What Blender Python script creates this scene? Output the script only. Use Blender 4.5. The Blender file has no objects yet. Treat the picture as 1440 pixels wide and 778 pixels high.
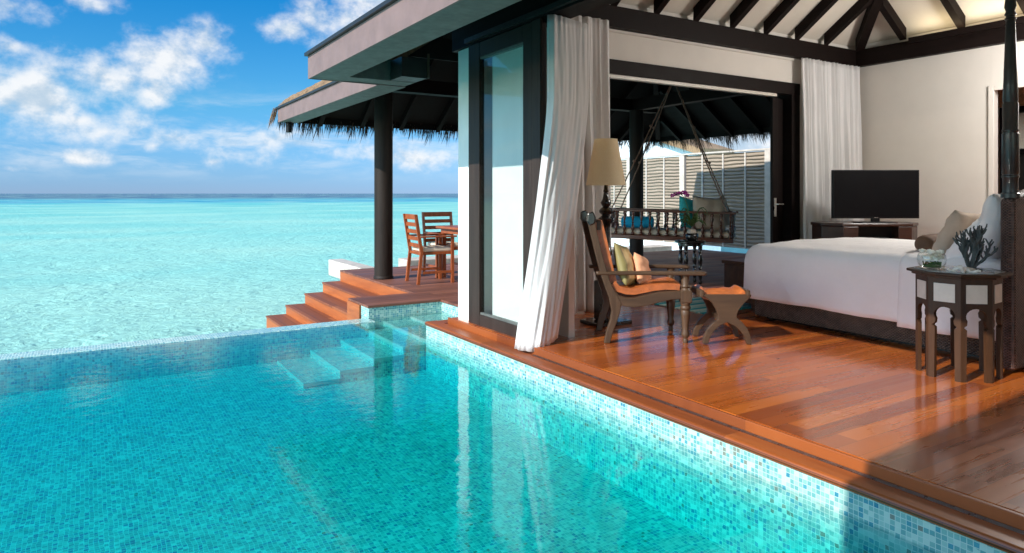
import bpy, bmesh, math, random
from mathutils import Vector, Matrix, noise as mnoise
random.seed(7)
R = math.radians
SC = bpy.context.scene
COL = SC.collection

# ------------------------------------------------------------------ camera
YAW = 31.63
cam_d = bpy.data.cameras.new('camera')
cam = bpy.data.objects.new('camera', cam_d); COL.objects.link(cam)
cam.location = (0, 0, 1.2)
cam.rotation_euler = (R(90), 0, R(-YAW))
cam_d.sensor_width = 36.0
cam_d.lens = 24.15
cam_d.shift_y = -0.0812
cam_d.clip_start = 0.05
cam_d.clip_end = 30000
SC.camera = cam

# ------------------------------------------------------------------ exposure
SC.view_settings.view_transform = 'Standard'
SC.view_settings.look = 'None'
SC.view_settings.gamma = 1.0
SC.view_settings.exposure = 1.0
SC.view_settings.use_curve_mapping = False
SC.render.engine = 'CYCLES'
cy = SC.cycles
cy.use_denoising = True
cy.max_bounces = 14; cy.diffuse_bounces = 7; cy.glossy_bounces = 6
cy.transmission_bounces = 8; cy.transparent_max_bounces = 16
cy.caustics_reflective = False; cy.caustics_refractive = False
cy.sample_clamp_indirect = 6.0

# ------------------------------------------------------------------ sun
SUN_EL, SUN_TX, SUN_TY = 32.3, 1.0, 0.14          # light travels towards +X and a little +Y
sd = Vector((SUN_TX, SUN_TY, -math.hypot(SUN_TX, SUN_TY) * math.tan(R(SUN_EL)))).normalized()
sun_d = bpy.data.lights.new('sun', 'SUN')
sun_d.energy = 3.0; sun_d.angle = R(0.5); sun_d.color = (1.0, 0.95, 0.87)
sun = bpy.data.objects.new('sun', sun_d); COL.objects.link(sun)
sun.rotation_euler = sd.to_track_quat('-Z', 'Y').to_euler()
sun.location = (-20, -3, 15)

# ------------------------------------------------------------------ node helpers
class NT:
    def schlick(s, f0, normal=None):
        # same reflectance from either side of the surface, so light also leaves the water freely
        g = s.new('ShaderNodeNewGeometry')
        n = normal if normal is not None else g.outputs['Normal']
        c = s.math('ABSOLUTE', s.vmath('DOT_PRODUCT', n, g.outputs['Incoming']), clamp=True)
        return s.math('ADD', f0, s.math('MULTIPLY', s.math('POWER', s.math('SUBTRACT', 1.0, c), 5.0), 1.0 - f0), clamp=True)
    def __init__(s, tree): s.t = tree; s.n = tree.nodes; s.l = tree.links
    def new(s, kind, **kw):
        n = s.n.new(kind)
        for k, v in kw.items(): setattr(n, k, v)
        return n
    def put(s, sock, v):
        if v is None: return
        if isinstance(v, bpy.types.NodeSocket): s.l.new(v, sock)
        else:
            try: sock.default_value = v
            except Exception: sock.default_value = (*v, 1.0)
    def math(s, op, a, b=None, c=None, clamp=False):
        n = s.new('ShaderNodeMath', operation=op, use_clamp=clamp)
        s.put(n.inputs[0], a)
        if b is not None: s.put(n.inputs[1], b)
        if c is not None: s.put(n.inputs[2], c)
        return n.outputs[0]
    def vmath(s, op, a, b=None):
        n = s.new('ShaderNodeVectorMath', operation=op)
        s.put(n.inputs[0], a)
        if b is not None: s.put(n.inputs[1], b)
        return n.outputs['Value'] if op in ('LENGTH', 'DOT_PRODUCT', 'DISTANCE') else n.outputs['Vector']
    def noise(s, vec, scale, detail=4, rough=0.55, dist=0.0):
        n = s.new('ShaderNodeTexNoise'); s.put(n.inputs['Vector'], vec)
        n.inputs['Scale'].default_value = scale; n.inputs['Detail'].default_value = detail
        n.inputs['Roughness'].default_value = rough; n.inputs['Distortion'].default_value = dist
        return n.outputs['Fac']
    def ramp(s, fac, stops, interp='LINEAR'):
        n = s.new('ShaderNodeValToRGB'); s.put(n.inputs[0], fac)
        cr = n.color_ramp; cr.interpolation = interp
        while len(cr.elements) < len(stops): cr.elements.new(0.5)
        for e, (p, c) in zip(cr.elements, stops):
            e.position = p; e.color = (*c, 1.0) if len(c) == 3 else c
        return n.outputs[0]
    def mixc(s, fac, a, b, blend='MIX'):
        n = s.new('ShaderNodeMix', data_type='RGBA', blend_type=blend)
        s.put(n.inputs[0], fac); s.put(n.inputs[6], a); s.put(n.inputs[7], b)
        return n.outputs[2]
    def mapr(s, v, a, b, c=0.0, d=1.0, smooth=False):
        n = s.new('ShaderNodeMapRange', interpolation_type='SMOOTHSTEP' if smooth else 'LINEAR')
        s.put(n.inputs[0], v); s.put(n.inputs[1], a); s.put(n.inputs[2], b); s.put(n.inputs[3], c); s.put(n.inputs[4], d)
        return n.outputs[0]
    def sep(s, v):
        n = s.new('ShaderNodeSeparateXYZ'); s.put(n.inputs[0], v); return n.outputs
    def comb(s, x=0.0, y=0.0, z=0.0):
        n = s.new('ShaderNodeCombineXYZ'); s.put(n.inputs[0], x); s.put(n.inputs[1], y); s.put(n.inputs[2], z)
        return n.outputs[0]
    def bump(s, h, strength=0.3, dist=0.01):
        n = s.new('ShaderNodeBump'); s.put(n.inputs['Height'], h)
        n.inputs['Strength'].default_value = strength; n.inputs['Distance'].default_value = dist
        return n.outputs[0]
    def objco(s): return s.new('ShaderNodeTexCoord').outputs['Object']
    def pos(s): return s.new('ShaderNodeNewGeometry').outputs['Position']

def newmat(name):
    m = bpy.data.materials.new(name); m.use_nodes = True
    t = NT(m.node_tree); t.n.clear()
    out = t.new('ShaderNodeOutputMaterial')
    return m, t, out

def principled(t, out, color, rough=0.5, metal=0.0, spec=0.5, coat=0.0, coat_r=0.08, normal=None, trans=0.0):
    b = t.new('ShaderNodeBsdfPrincipled')
    t.put(b.inputs['Base Color'], color if isinstance(color, bpy.types.NodeSocket) else (*color, 1.0))
    t.put(b.inputs['Roughness'], rough); t.put(b.inputs['Metallic'], metal)
    t.put(b.inputs['Specular IOR Level'], spec)
    t.put(b.inputs['Coat Weight'], coat); t.put(b.inputs['Coat Roughness'], coat_r)
    if normal is not None: t.put(b.inputs['Normal'], normal)
    t.l.new(b.outputs[0], out.inputs['Surface'])
    return b

def plain(name, color, rough=0.5, var=0.12, nscale=8.0, bscale=60.0, bstr=0.08, bdist=0.004, **kw):
    m, t, out = newmat(name)
    co = t.objco()
    n = t.noise(co, nscale, 5)
    lo = tuple(c * (1 - var) for c in color); hi = tuple(min(1, c * (1 + var)) for c in color)
    col = t.ramp(n, [(0.3, lo), (0.7, hi)])
    nm = t.bump(t.noise(co, bscale, 4), bstr, bdist) if bstr else None
    rr = t.mapr(t.noise(co, nscale * 2.3, 3), 0.3, 0.7, max(0.02, rough - 0.06), min(1, rough + 0.06))
    principled(t, out, col, rr, normal=nm, **kw)
    return m

def wood(name, c1, c2, axis='X', rough=0.4, scale=1.0, coat=0.0, spec=0.5):
    """grain along one object axis"""
    m, t, out = newmat(name)
    s = {'X': (1.2, 14, 14), 'Y': (14, 1.2, 14), 'Z': (14, 14, 1.2)}[axis]
    v = t.vmath('MULTIPLY', t.objco(), tuple(k * scale for k in s))
    n = t.noise(v, 1.0, 6, 0.6, 0.6)
    n2 = t.noise(v, 4.0, 3, 0.5)
    f = t.math('ADD', t.math('MULTIPLY', n, 0.75), t.math('MULTIPLY', n2, 0.25))
    col = t.ramp(f, [(0.32, c1), (0.68, c2)])
    principled(t, out, col, t.mapr(n, 0.3, 0.7, rough - 0.05, rough + 0.08), coat=coat, spec=spec, normal=t.bump(f, 0.12, 0.003))
    return m

def planks(name, stops, across='Y', width=0.11, length=1.9, rough=0.2, coat=0.0, coat_r=0.07, gap=0.035, grain=1.0, gapcol=(0.02, 0.008, 0.004), bumpy=0.05, spec=0.5, rnd=0.45, soft=False):
    """boards on a horizontal surface, world coordinates; 'across' is the axis that crosses the boards"""
    m, t, out = newmat(name)
    p = t.sep(t.pos())
    a, l = (p[1], p[0]) if across == 'Y' else (p[0], p[1])
    ka = t.math('DIVIDE', a, width)
    row = t.math('FLOOR', ka)
    fr = t.math('FRACT', ka)
    wn = t.new('ShaderNodeTexWhiteNoise', noise_dimensions='1D'); t.put(wn.inputs['W'], row)
    kl = t.math('ADD', t.math('DIVIDE', l, length), t.math('MULTIPLY', wn.outputs['Value'], 7.0))
    cell = t.math('FLOOR', kl); fl = t.math('FRACT', kl)
    wn2 = t.new('ShaderNodeTexWhiteNoise', noise_dimensions='2D')
    t.put(wn2.inputs['Vector'], t.comb(row, cell, 0.0))
    g = t.comb(t.math('MULTIPLY', l, 1.3 * grain), t.math('MULTIPLY', a, 22 * grain), t.math('MULTIPLY', wn2.outputs['Value'], 40.0))
    n = t.noise(g, 1.0, 3 if soft else 6, 0.5 if soft else 0.62, 0.3 if soft else 0.8)
    f = t.math('ADD', t.math('MULTIPLY', n, 1.0 - rnd), t.math('MULTIPLY', wn2.outputs['Value'], rnd))
    col = t.ramp(f, stops)
    worn = t.noise(t.pos(), 1.1, 5, 0.6)
    col = t.mixc(t.mapr(worn, 0.35, 0.7, 0.0, 0.30), col, t.mixc(1.0, col, (1.25, 1.3, 1.35, 1), 'MULTIPLY'))
    edge = t.math('MAXIMUM', t.math('GREATER_THAN', t.math('ABSOLUTE', t.math('SUBTRACT', fr, 0.5)), 0.5 - gap),
                  t.math('GREATER_THAN', t.math('ABSOLUTE', t.math('SUBTRACT', fl, 0.5)), 0.5 - gap * width / length))
    col = t.mixc(t.math('MULTIPLY', edge, 0.8), col, (*gapcol, 1))
    h = t.math('SUBTRACT', t.math('MULTIPLY', n, 0.0 if soft else 0.25), edge)
    wob = t.noise(t.pos(), 2.0, 1)
    h = t.math('ADD', h, t.math('MULTIPLY', wob, 0.6))
    rr = t.math('MULTIPLY', t.mapr(n, 0.3, 0.7, rough * 0.8, rough * 1.25), t.mapr(worn, 0.3, 0.7, 0.8, 1.25))
    principled(t, out, col, rr, coat=coat, coat_r=coat_r, normal=t.bump(h, bumpy, 0.01), spec=spec)
    return m

# ------------------------------------------------------------------ materials
M = {}
M['wall'] = plain('cream wall paint', (0.68, 0.635, 0.575), 0.8, 0.03, 3, 180, 0.04)
M['white_wall'] = plain('white wall paint', (0.80, 0.79, 0.75), 0.75, 0.04, 4, 120, 0.06)
M['ceiling'] = plain('ceiling boards', (0.66, 0.61, 0.52), 0.75, 0.05, 3, 90, 0.05)
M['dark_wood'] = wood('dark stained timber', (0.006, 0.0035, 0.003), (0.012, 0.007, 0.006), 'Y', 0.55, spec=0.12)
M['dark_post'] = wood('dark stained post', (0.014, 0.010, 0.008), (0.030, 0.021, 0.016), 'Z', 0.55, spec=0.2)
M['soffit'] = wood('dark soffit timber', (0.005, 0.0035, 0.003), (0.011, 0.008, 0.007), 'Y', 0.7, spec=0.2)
M['frame'] = wood('brown grey door timber', (0.030, 0.019, 0.015), (0.052, 0.036, 0.029), 'Z', 0.45, spec=0.15)
M['fascia'] = plain('painted mauve fascia', (0.195, 0.126, 0.112), 0.6, 0.14, 5, 40, 0.08)
M['grey_soffit'] = plain('grey green soffit paint', (0.105, 0.112, 0.100), 0.6, 0.25, 9, 60, 0.1)
M['flash'] = plain('dark metal flashing', (0.016, 0.016, 0.015), 0.45, 0.2)
M['floor'] = planks('lacquered hardwood floor', [(0.12, (0.24, 0.048, 0.007)), (0.5, (0.38, 0.086, 0.011)), (0.9, (0.55, 0.148, 0.020))],
                    'Y', 0.115, 2.6, 0.28, coat=1.0, coat_r=0.13, gap=0.008, bumpy=0.03, rnd=0.58, soft=True, spec=0.35)
M['plank'] = planks('oiled sill board', [(0.2, (0.16, 0.038, 0.010)), (0.55, (0.31, 0.080, 0.016)), (0.85, (0.44, 0.13, 0.026))],
                    'X', 0.4, 2.6, 0.38, gap=0.002, bumpy=0.06)
M['deck'] = planks('weathered deck boards', [(0.2, (0.115, 0.042, 0.026)), (0.55, (0.19, 0.068, 0.040)), (0.85, (0.27, 0.105, 0.06))],
                   'Y', 0.13, 2.4, 0.6, gap=0.03, bumpy=0.12)
M['tread'] = planks('step boards', [(0.2, (0.15, 0.040, 0.015)), (0.55, (0.25, 0.072, 0.024)), (0.85, (0.35, 0.115, 0.038))],
                    'X', 0.15, 3.0, 0.55, gap=0.02, bumpy=0.12)
M['riser'] = wood('orange riser board', (0.28, 0.066, 0.014), (0.46, 0.13, 0.028), 'Y', 0.5)
M['teak'] = wood('teak furniture', (0.20, 0.042, 0.012), (0.40, 0.10, 0.026), 'Z', 0.4)
M['teak_top'] = wood('teak table top', (0.24, 0.06, 0.02), (0.42, 0.12, 0.042), 'X', 0.4)
M['olive_wood'] = wood('waxed brown timber', (0.045, 0.025, 0.014), (0.095, 0.056, 0.032), 'X', 0.40, spec=0.35)
M['olive_wood_z'] = wood('waxed brown timber upright', (0.045, 0.025, 0.014), (0.095, 0.056, 0.032), 'Z', 0.40, spec=0.35)
M['ebony'] = plain('black lacquered wood', (0.012, 0.010, 0.009), 0.22, 0.2, coat=0.5)
M['mahogany'] = wood('red brown mahogany', (0.075, 0.022, 0.011), (0.17, 0.055, 0.026), 'X', 0.28, coat=0.4)
M['mahogany_z'] = wood('red brown turned mahogany', (0.065, 0.020, 0.011), (0.15, 0.048, 0.024), 'Z', 0.28, coat=0.4)
M['chest'] = wood('brown chest wood', (0.028, 0.010, 0.006), (0.055, 0.020, 0.011), 'X', 0.35, coat=0.2)
M['chest_brown'] = wood('brown blanket chest wood', (0.055, 0.022, 0.010), (0.105, 0.044, 0.021), 'X', 0.4, spec=0.3)
M['leather'] = plain('tan leather', (0.40, 0.11, 0.028), 0.32, 0.25, 14, 160, 0.12, spec=0.6)
M['linen_white'] = plain('white bed linen', (0.87, 0.86, 0.86), 0.85, 0.02, 4, 9, 0.6, 0.03)
M['beige'] = plain('beige linen', (0.52, 0.42, 0.33), 0.9, 0.08, 10, 220, 0.2)
M['sand_cushion'] = plain('sand cushion cloth', (0.74, 0.62, 0.47), 0.9, 0.06, 10, 220, 0.2)
M['brown_cloth'] = plain('brown bolster cloth', (0.13, 0.07, 0.04), 0.8, 0.15, 10, 200, 0.2)
M['teal'] = plain('teal cloth', (0.05, 0.52, 0.54), 0.85, 0.1, 10, 200, 0.15)
M['blue'] = plain('bright blue cloth', (0.01, 0.42, 0.70), 0.85, 0.1, 10, 200, 0.15)
M['peach'] = plain('peach cloth', (0.72, 0.36, 0.20), 0.7, 0.15, 12, 200, 0.15)
M['shade'] = None
M['black'] = plain('black plastic', (0.006, 0.006, 0.007), 0.4, 0.1, spec=0.25)
M['screen'] = plain('switched off screen', (0.004, 0.004, 0.005), 0.35, 0.05, bstr=0, spec=0.15)
M['metal'] = plain('brushed steel', (0.55, 0.55, 0.53), 0.3, 0.05, metal=1.0)
M['rope'] = plain('brown rope', (0.26, 0.16, 0.12), 0.9, 0.3, 60, 200, 0.5)
M['concrete'] = plain('white coping concrete', (0.50, 0.45, 0.39), 0.85, 0.22, 8, 60, 0.35)
M['leaf'] = plain('orchid leaf', (0.06, 0.11, 0.025), 0.4, 0.3)
M['moss'] = plain('green stems', (0.05, 0.12, 0.03), 0.6, 0.3, 30)
M['petal'] = plain('magenta petal', (0.38, 0.015, 0.28), 0.6, 0.2)
M['petal_white'] = plain('ivory petal', (0.85, 0.85, 0.74), 0.7, 0.08, 40)
M['pot'] = plain('pale ceramic', (0.55, 0.45, 0.36), 0.4, 0.15)
M['coral'] = plain('dark grey coral', (0.06, 0.072, 0.072), 0.6, 0.3, 30, 120, 0.4)
M['shell'] = plain('white sea star', (0.80, 0.74, 0.66), 0.8, 0.08, 30, 90, 0.5)
M['inlay'] = plain('ivory inlay panel', (0.70, 0.65, 0.56), 0.4, 0.06, 20)
M['marble'] = plain('grey marble top', (0.42, 0.44, 0.43), 0.12, 0.25, 9, bstr=0)
M['pale_roof'] = plain('pale neighbour wall', (0.72, 0.78, 0.84), 0.8, 0.06)
M['post_grey'] = plain('charcoal bed post', (0.030, 0.030, 0.029), 0.38, 0.2, coat=0.2)
M['fence_post'] = plain('white washed fence post', (0.52, 0.475, 0.42), 0.7, 0.14)
M['nst_wood'] = wood('brown carved table wood', (0.030, 0.013, 0.006), (0.072, 0.032, 0.014), 'Z', 0.45, spec=0.25)
M['niche'] = plain('beige dressing wall', (0.46, 0.40, 0.35), 0.8, 0.05)

def mk_shade():
    m, t, out = newmat('amber lamp shade')
    d = t.new('ShaderNodeBsdfDiffuse'); tr = t.new('ShaderNodeBsdfTranslucent')
    co = t.objco()
    c = t.ramp(t.noise(t.vmath('MULTIPLY', co, (120, 120, 30)), 1, 3), [(0.3, (0.94, 0.84, 0.63)), (0.7, (0.97, 0.89, 0.70))])
    t.put(d.inputs[0], c); t.put(tr.inputs[0], c)
    mx = t.new('ShaderNodeMixShader'); mx.inputs[0].default_value = 0.5
    t.l.new(d.outputs[0], mx.inputs[1]); t.l.new(tr.outputs[0], mx.inputs[2]); t.l.new(mx.outputs[0], out.inputs[0])
    return m
M['shade'] = mk_shade()

def mk_curtain(name, col, tl=0.35):
    m, t, out = newmat(name)
    d = t.new('ShaderNodeBsdfDiffuse'); tr = t.new('ShaderNodeBsdfTranslucent')
    w = t.new('ShaderNodeTexNoise'); co = t.objco()
    t.put(w.inputs['Vector'], t.vmath('MULTIPLY', co, (260, 260, 260))); w.inputs['Scale'].default_value = 1.0
    nm = t.bump(w.outputs['Fac'], 0.12, 0.002)
    c = t.ramp(t.noise(co, 3.0, 3), [(0.3, tuple(x * 0.96 for x in col)), (0.7, col)])
    for b in (d, tr): t.put(b.inputs[0], c); t.put(b.inputs['Normal'], nm)
    mx = t.new('ShaderNodeMixShader'); mx.inputs[0].default_value = tl
    t.l.new(d.outputs[0], mx.inputs[1]); t.l.new(tr.outputs[0], mx.inputs[2]); t.l.new(mx.outputs[0], out.inputs[0])
    return m
M['curtain'] = mk_curtain('white voile', (0.86, 0.85, 0.84), 0.25)

def mk_glass(name='door glass', tint=(0.93, 0.96, 0.95)):
    m, t, out = newmat(name)
    tr = t.new('ShaderNodeBsdfTransparent'); t.put(tr.inputs[0], (*tint, 1))
    g = t.new('ShaderNodeBsdfGlossy'); g.inputs['Roughness'].default_value = 0.01
    mx = t.new('ShaderNodeMixShader'); t.l.new(t.schlick(0.05), mx.inputs[0])
    t.l.new(tr.outputs[0], mx.inputs[1]); t.l.new(g.outputs[0], mx.inputs[2]); t.l.new(mx.outputs[0], out.inputs[0])
    return m
M['glass'] = mk_glass()
M['bowl'] = mk_glass('bowl glass', (0.975, 0.985, 0.98))

def wobn(t, p):
    n = t.new('ShaderNodeTexNoise'); t.put(n.inputs['Vector'], p); n.inputs['Scale'].default_value = 16.0; n.inputs['Detail'].default_value = 4
    return n.outputs['Color']
def mk_tile():
    m, t, out = newmat('glass mosaic tile')
    geo = t.new('ShaderNodeNewGeometry')
    p = t.sep(geo.outputs['Position']); n = t.sep(geo.outputs['True Normal'])
    ax = t.math('GREATER_THAN', t.math('ABSOLUTE', n[0]), 0.6)
    ay = t.math('GREATER_THAN', t.math('ABSOLUTE', n[1]), 0.6)
    vert = t.math('MAXIMUM', ax, ay)
    def lerp(f, a, b): return t.math('ADD', t.math('MULTIPLY', t.math('SUBTRACT', 1.0, f), a), t.math('MULTIPLY', f, b))
    u = lerp(ax, p[0], p[1]); v = lerp(vert, p[1], p[2])
    s = 0.0225
    wob = t.sep(t.vmath('SUBTRACT', wobn(t, geo.outputs['Position']), (0.5, 0.5, 0.5)))   # lines wander a little; stronger below the waterline, drawing refraction into the pattern
    wet = t.mapr(p[2], -0.24, -0.19, 1.15, 0.25)
    us = t.math('ADD', t.math('DIVIDE', u, s), t.math('MULTIPLY', wob[0], wet)); vs = t.math('ADD', t.math('ADD', t.math('DIVIDE', v, s), 0.37), t.math('MULTIPLY', wob[1], wet))
    wn = t.new('ShaderNodeTexWhiteNoise', noise_dimensions='3D')
    t.put(wn.inputs['Vector'], t.comb(t.math('FLOOR', us), t.math('FLOOR', vs), t.math('MULTIPLY', vert, 5.0)))
    patch = t.noise(geo.outputs['Position'], 1.3, 3)
    rnd = t.math('ADD', wn.outputs['Value'], t.math('MULTIPLY', t.math('SUBTRACT', patch, 0.5), 0.35))
    col = t.ramp(rnd, [(0.0, (0.05, 0.24, 0.34)), (0.045, (0.09, 0.33, 0.40)), (0.12, (0.15, 0.39, 0.39)), (0.32, (0.24, 0.48, 0.44)),
                       (0.56, (0.34, 0.58, 0.52)), (0.74, (0.18, 0.41, 0.40)), (0.84, (0.48, 0.68, 0.60)), (0.988, (0.22, 0.25, 0.21))], 'CONSTANT')
    fu = t.math('ABSOLUTE', t.math('SUBTRACT', t.math('FRACT', us), 0.5))
    fv = t.math('ABSOLUTE', t.math('SUBTRACT', t.math('FRACT', vs), 0.5))
    gr = t.math('GREATER_THAN', t.math('MAXIMUM', fu, fv), 0.435)
    col = t.mixc(gr, col, (0.50, 0.66, 0.60, 1))
    wn2 = t.sep(wn.outputs['Color'])
    rough = t.math('ADD', 0.12, t.math('MULTIPLY', gr, 0.6))
    h = t.math('SUBTRACT', 1.0, gr)
    nm = t.bump(h, 0.35, 0.002)
    principled(t, out, col, rough, normal=nm)
    return m
M['tile'] = mk_tile()
M['nosing'] = plain('pale step nosing', (0.42, 0.52, 0.48), 0.4, 0.06, 20)

def mk_pool_water():
    m, t, out = newmat('pool water')
    po = t.pos()
    w = t.vmath('MULTIPLY', po, (1.0, 1.0, 0.0))
    n1 = t.noise(t.vmath('MULTIPLY', w, (1.0, 1.6, 1.0)), 5.0, 4, 0.55, 0.4)
    n2 = t.noise(w, 28.0, 3, 0.5)
    h = t.math('ADD', t.math('MULTIPLY', n1, 1.0), t.math('MULTIPLY', n2, 0.16))
    nm = t.bump(h, 0.030, 0.05)
    # caustic net painted into the transparent colour, as if waves gathered the light
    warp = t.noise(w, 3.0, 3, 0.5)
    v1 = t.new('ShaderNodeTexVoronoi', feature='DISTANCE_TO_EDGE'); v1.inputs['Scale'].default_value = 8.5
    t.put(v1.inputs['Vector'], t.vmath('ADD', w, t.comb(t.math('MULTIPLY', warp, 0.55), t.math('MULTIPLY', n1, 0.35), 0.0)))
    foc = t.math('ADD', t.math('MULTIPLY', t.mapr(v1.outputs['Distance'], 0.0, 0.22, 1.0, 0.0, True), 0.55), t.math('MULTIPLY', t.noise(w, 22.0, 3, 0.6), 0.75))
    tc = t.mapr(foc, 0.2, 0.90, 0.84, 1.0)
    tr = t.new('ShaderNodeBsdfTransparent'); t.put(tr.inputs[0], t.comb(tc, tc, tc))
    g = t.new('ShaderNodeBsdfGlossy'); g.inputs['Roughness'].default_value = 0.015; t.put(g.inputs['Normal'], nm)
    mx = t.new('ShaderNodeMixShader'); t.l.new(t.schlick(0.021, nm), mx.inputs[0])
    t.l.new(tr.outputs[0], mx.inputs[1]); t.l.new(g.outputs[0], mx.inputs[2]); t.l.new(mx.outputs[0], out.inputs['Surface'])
    va = t.new('ShaderNodeVolumeAbsorption'); t.put(va.inputs['Color'], (0.0, 0.922, 0.930, 1)); va.inputs['Density'].default_value = 2.85
    t.l.new(va.outputs[0], out.inputs['Volume'])
    return m
M['pool_water'] = mk_pool_water()

def mk_sea():
    m, t, out = newmat('lagoon water')
    po = t.pos(); p = t.sep(po)
    flat = t.comb(p[0], p[1], 0.0)
    r = t.vmath('LENGTH', flat)
    wob = t.math('MULTIPLY', t.math('SUBTRACT', t.noise(t.vmath('MULTIPLY', flat, (0.006, 0.0035, 1)), 1.0, 3), 0.5), 0.13)
    lg = t.math('ADD', t.math('LOGARITHM', t.math('ADD', r, 1.0), 10.0), wob)
    # seabed: pale sand in the lagoon, deeper bands beyond the reef
    bed = t.ramp(t.math('DIVIDE', lg, 4.0), [(0.20, (0.36, 0.68, 0.56)), (0.40, (0.27, 0.64, 0.55)), (0.53, (0.18, 0.55, 0.49)), (0.572, (0.11, 0.48, 0.48)),
                    (0.586, (0.002, 0.25, 0.42)), (0.615, (0.004, 0.31, 0.43)), (0.635, (0.008, 0.20, 0.32)), (0.650, (0.006, 0.13, 0.25)), (0.665, (0.001, 0.045, 0.17)), (1.0, (0.001, 0.04, 0.16))])
    pat = t.noise(t.vmath('MULTIPLY', flat, (0.05, 0.09, 1)), 1.0, 4)
    bed = t.mixc(t.mapr(pat, 0.4, 0.62), bed, t.mixc(0.5, bed, (0.46, 0.74, 0.58, 1), 'MIX'))
    near = t.mapr(lg, 1.6, 2.25, 1.0, 0.0)
    bed = t.mixc(t.math('SUBTRACT', 1.0, near), bed, bed)
    n1 = t.noise(flat, 3.6, 6, 0.68, 0.9)
    n2 = t.noise(flat, 0.6, 4, 0.6, 0.6)
    vor = t.new('ShaderNodeTexVoronoi', feature='SMOOTH_F1'); t.put(vor.inputs['Vector'], t.vmath('ADD', flat, t.comb(n1, n2, 0.0))); vor.inputs['Scale'].default_value = 4.2
    h = t.math('ADD', t.math('MULTIPLY', n1, 0.6), t.math('ADD', t.math('MULTIPLY', n2, 1.2), t.math('MULTIPLY', vor.outputs['Distance'], 0.5)))
    nm = t.bump(h, 0.68, 0.32)
    d = t.new('ShaderNodeBsdfDiffuse'); t.put(d.inputs[0], bed); t.put(d.inputs['Normal'], nm)
    g = t.new('ShaderNodeBsdfGlossy'); g.inputs['Roughness'].default_value = 0.12; t.put(g.inputs['Normal'], nm)
    f = t.new('ShaderNodeFresnel'); f.inputs[0].default_value = 1.333; t.put(f.inputs['Normal'], nm)
    fac = t.math('MINIMUM', t.math('MULTIPLY', f.outputs[0], 0.40), 0.12)
    mx = t.new('ShaderNodeMixShader'); t.put(mx.inputs[0], fac)
    t.l.new(d.outputs[0], mx.inputs[1]); t.l.new(g.outputs[0], mx.inputs[2]); t.l.new(mx.outputs[0], out.inputs[0])
    return m
M['sea'] = mk_sea()

def mk_wicker(name, c1, c2, sc=1.0):
    m, t, out = newmat(name)
    p = t.sep(t.objco())
    k = 2 * math.pi / (0.014 * sc)
    h1 = t.math('SINE', t.math('MULTIPLY', t.math('ADD', p[0], p[1]), k))
    h2 = t.math('SINE', t.math('MULTIPLY', p[2], k * 1.3))
    h = t.math('MULTIPLY', h1, h2)
    n = t.noise(t.objco(), 22, 4)
    f = t.math('ADD', t.math('MULTIPLY', h, 0.38), n)
    col = t.ramp(f, [(0.25, c1), (0.85, c2)])
    principled(t, out, col, 0.5, normal=t.bump(h, 0.8, 0.005))
    return m
M['wicker'] = mk_wicker('dark brown wicker', (0.018, 0.009, 0.007), (0.17, 0.092, 0.074), 1.7)
M['wicker_base'] = mk_wicker('dark bed base wicker', (0.026, 0.016, 0.012), (0.17, 0.11, 0.078), 2.0)

def mk_thatch():
    m, t, out = newmat('palm thatch')
    co = t.pos()
    n = t.noise(t.vmath('MULTIPLY', co, (30, 30, 8)), 1.0, 5, 0.6)
    n2 = t.noise(co, 2.0, 3)
    f = t.math('ADD', t.math('MULTIPLY', n, 0.7), t.math('MULTIPLY', n2, 0.3))
    col = t.ramp(f, [(0.3, (0.16, 0.095, 0.05)), (0.7, (0.42, 0.28, 0.16))])
    principled(t, out, col, 0.9, normal=t.bump(n, 0.8, 0.03))
    return m
M['thatch'] = mk_thatch()
M['fringe'] = plain('dry palm fringe', (0.10, 0.070, 0.050), 0.9, 0.5, 40, 60, 0.2)

def mk_fence():
    m, t, out = newmat('woven timber slats')
    p = t.sep(t.objco())
    w = t.noise(t.comb(t.math('MULTIPLY', p[1], 1.2), t.math('MULTIPLY', p[2], 2.0), 0.0), 1.0, 3)
    n = t.noise(t.comb(t.math('MULTIPLY', p[1], 1.0), t.math('MULTIPLY', p[2], 25.0), 0.0), 1.0, 4)
    k = t.math('MULTIPLY', t.math('ADD', p[2], t.math('MULTIPLY', w, 0.10)), 2 * math.pi / 0.075)
    s = t.math('SINE', k)
    col = t.ramp(n, [(0.3, (0.26, 0.21, 0.155)), (0.7, (0.40, 0.33, 0.255))])
    col = t.mixc(t.mapr(s, 0.55, 0.98, 0.0, 0.45, True), col, (0.09, 0.07, 0.05, 1))
    principled(t, out, col, 0.75, normal=t.bump(s, 0.9, 0.02))
    return m
M['fence'] = mk_fence()

def mk_rug():
    m, t, out = newmat('striped woven rug')
    p = t.sep(t.pos())
    f = t.math('FRACT', t.math('MULTIPLY', t.math('ADD', p[1], t.math('MULTIPLY', p[0], 0.0)), 4.6))
    n = t.noise(t.vmath('MULTIPLY', t.pos(), (40, 400, 1)), 1.0, 3)
    col = t.ramp(f, [(0.0, (0.03, 0.36, 0.40)), (0.30, (0.03, 0.36, 0.40)), (0.34, (0.52, 0.66, 0.62)), (0.55, (0.14, 0.50, 0.52)), (0.60, (0.46, 0.62, 0.58)), (0.95, (0.48, 0.64, 0.60)), (1.0, (0.03, 0.36, 0.40))])
    col = t.mixc(0.25, col, t.ramp(n, [(0.3, (0, 0, 0)), (0.7, (0.6, 0.6, 0.6))]), 'OVERLAY')
    principled(t, out, col, 0.95, normal=t.bump(n, 0.4, 0.004))
    return m
M['rug'] = mk_rug()

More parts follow.
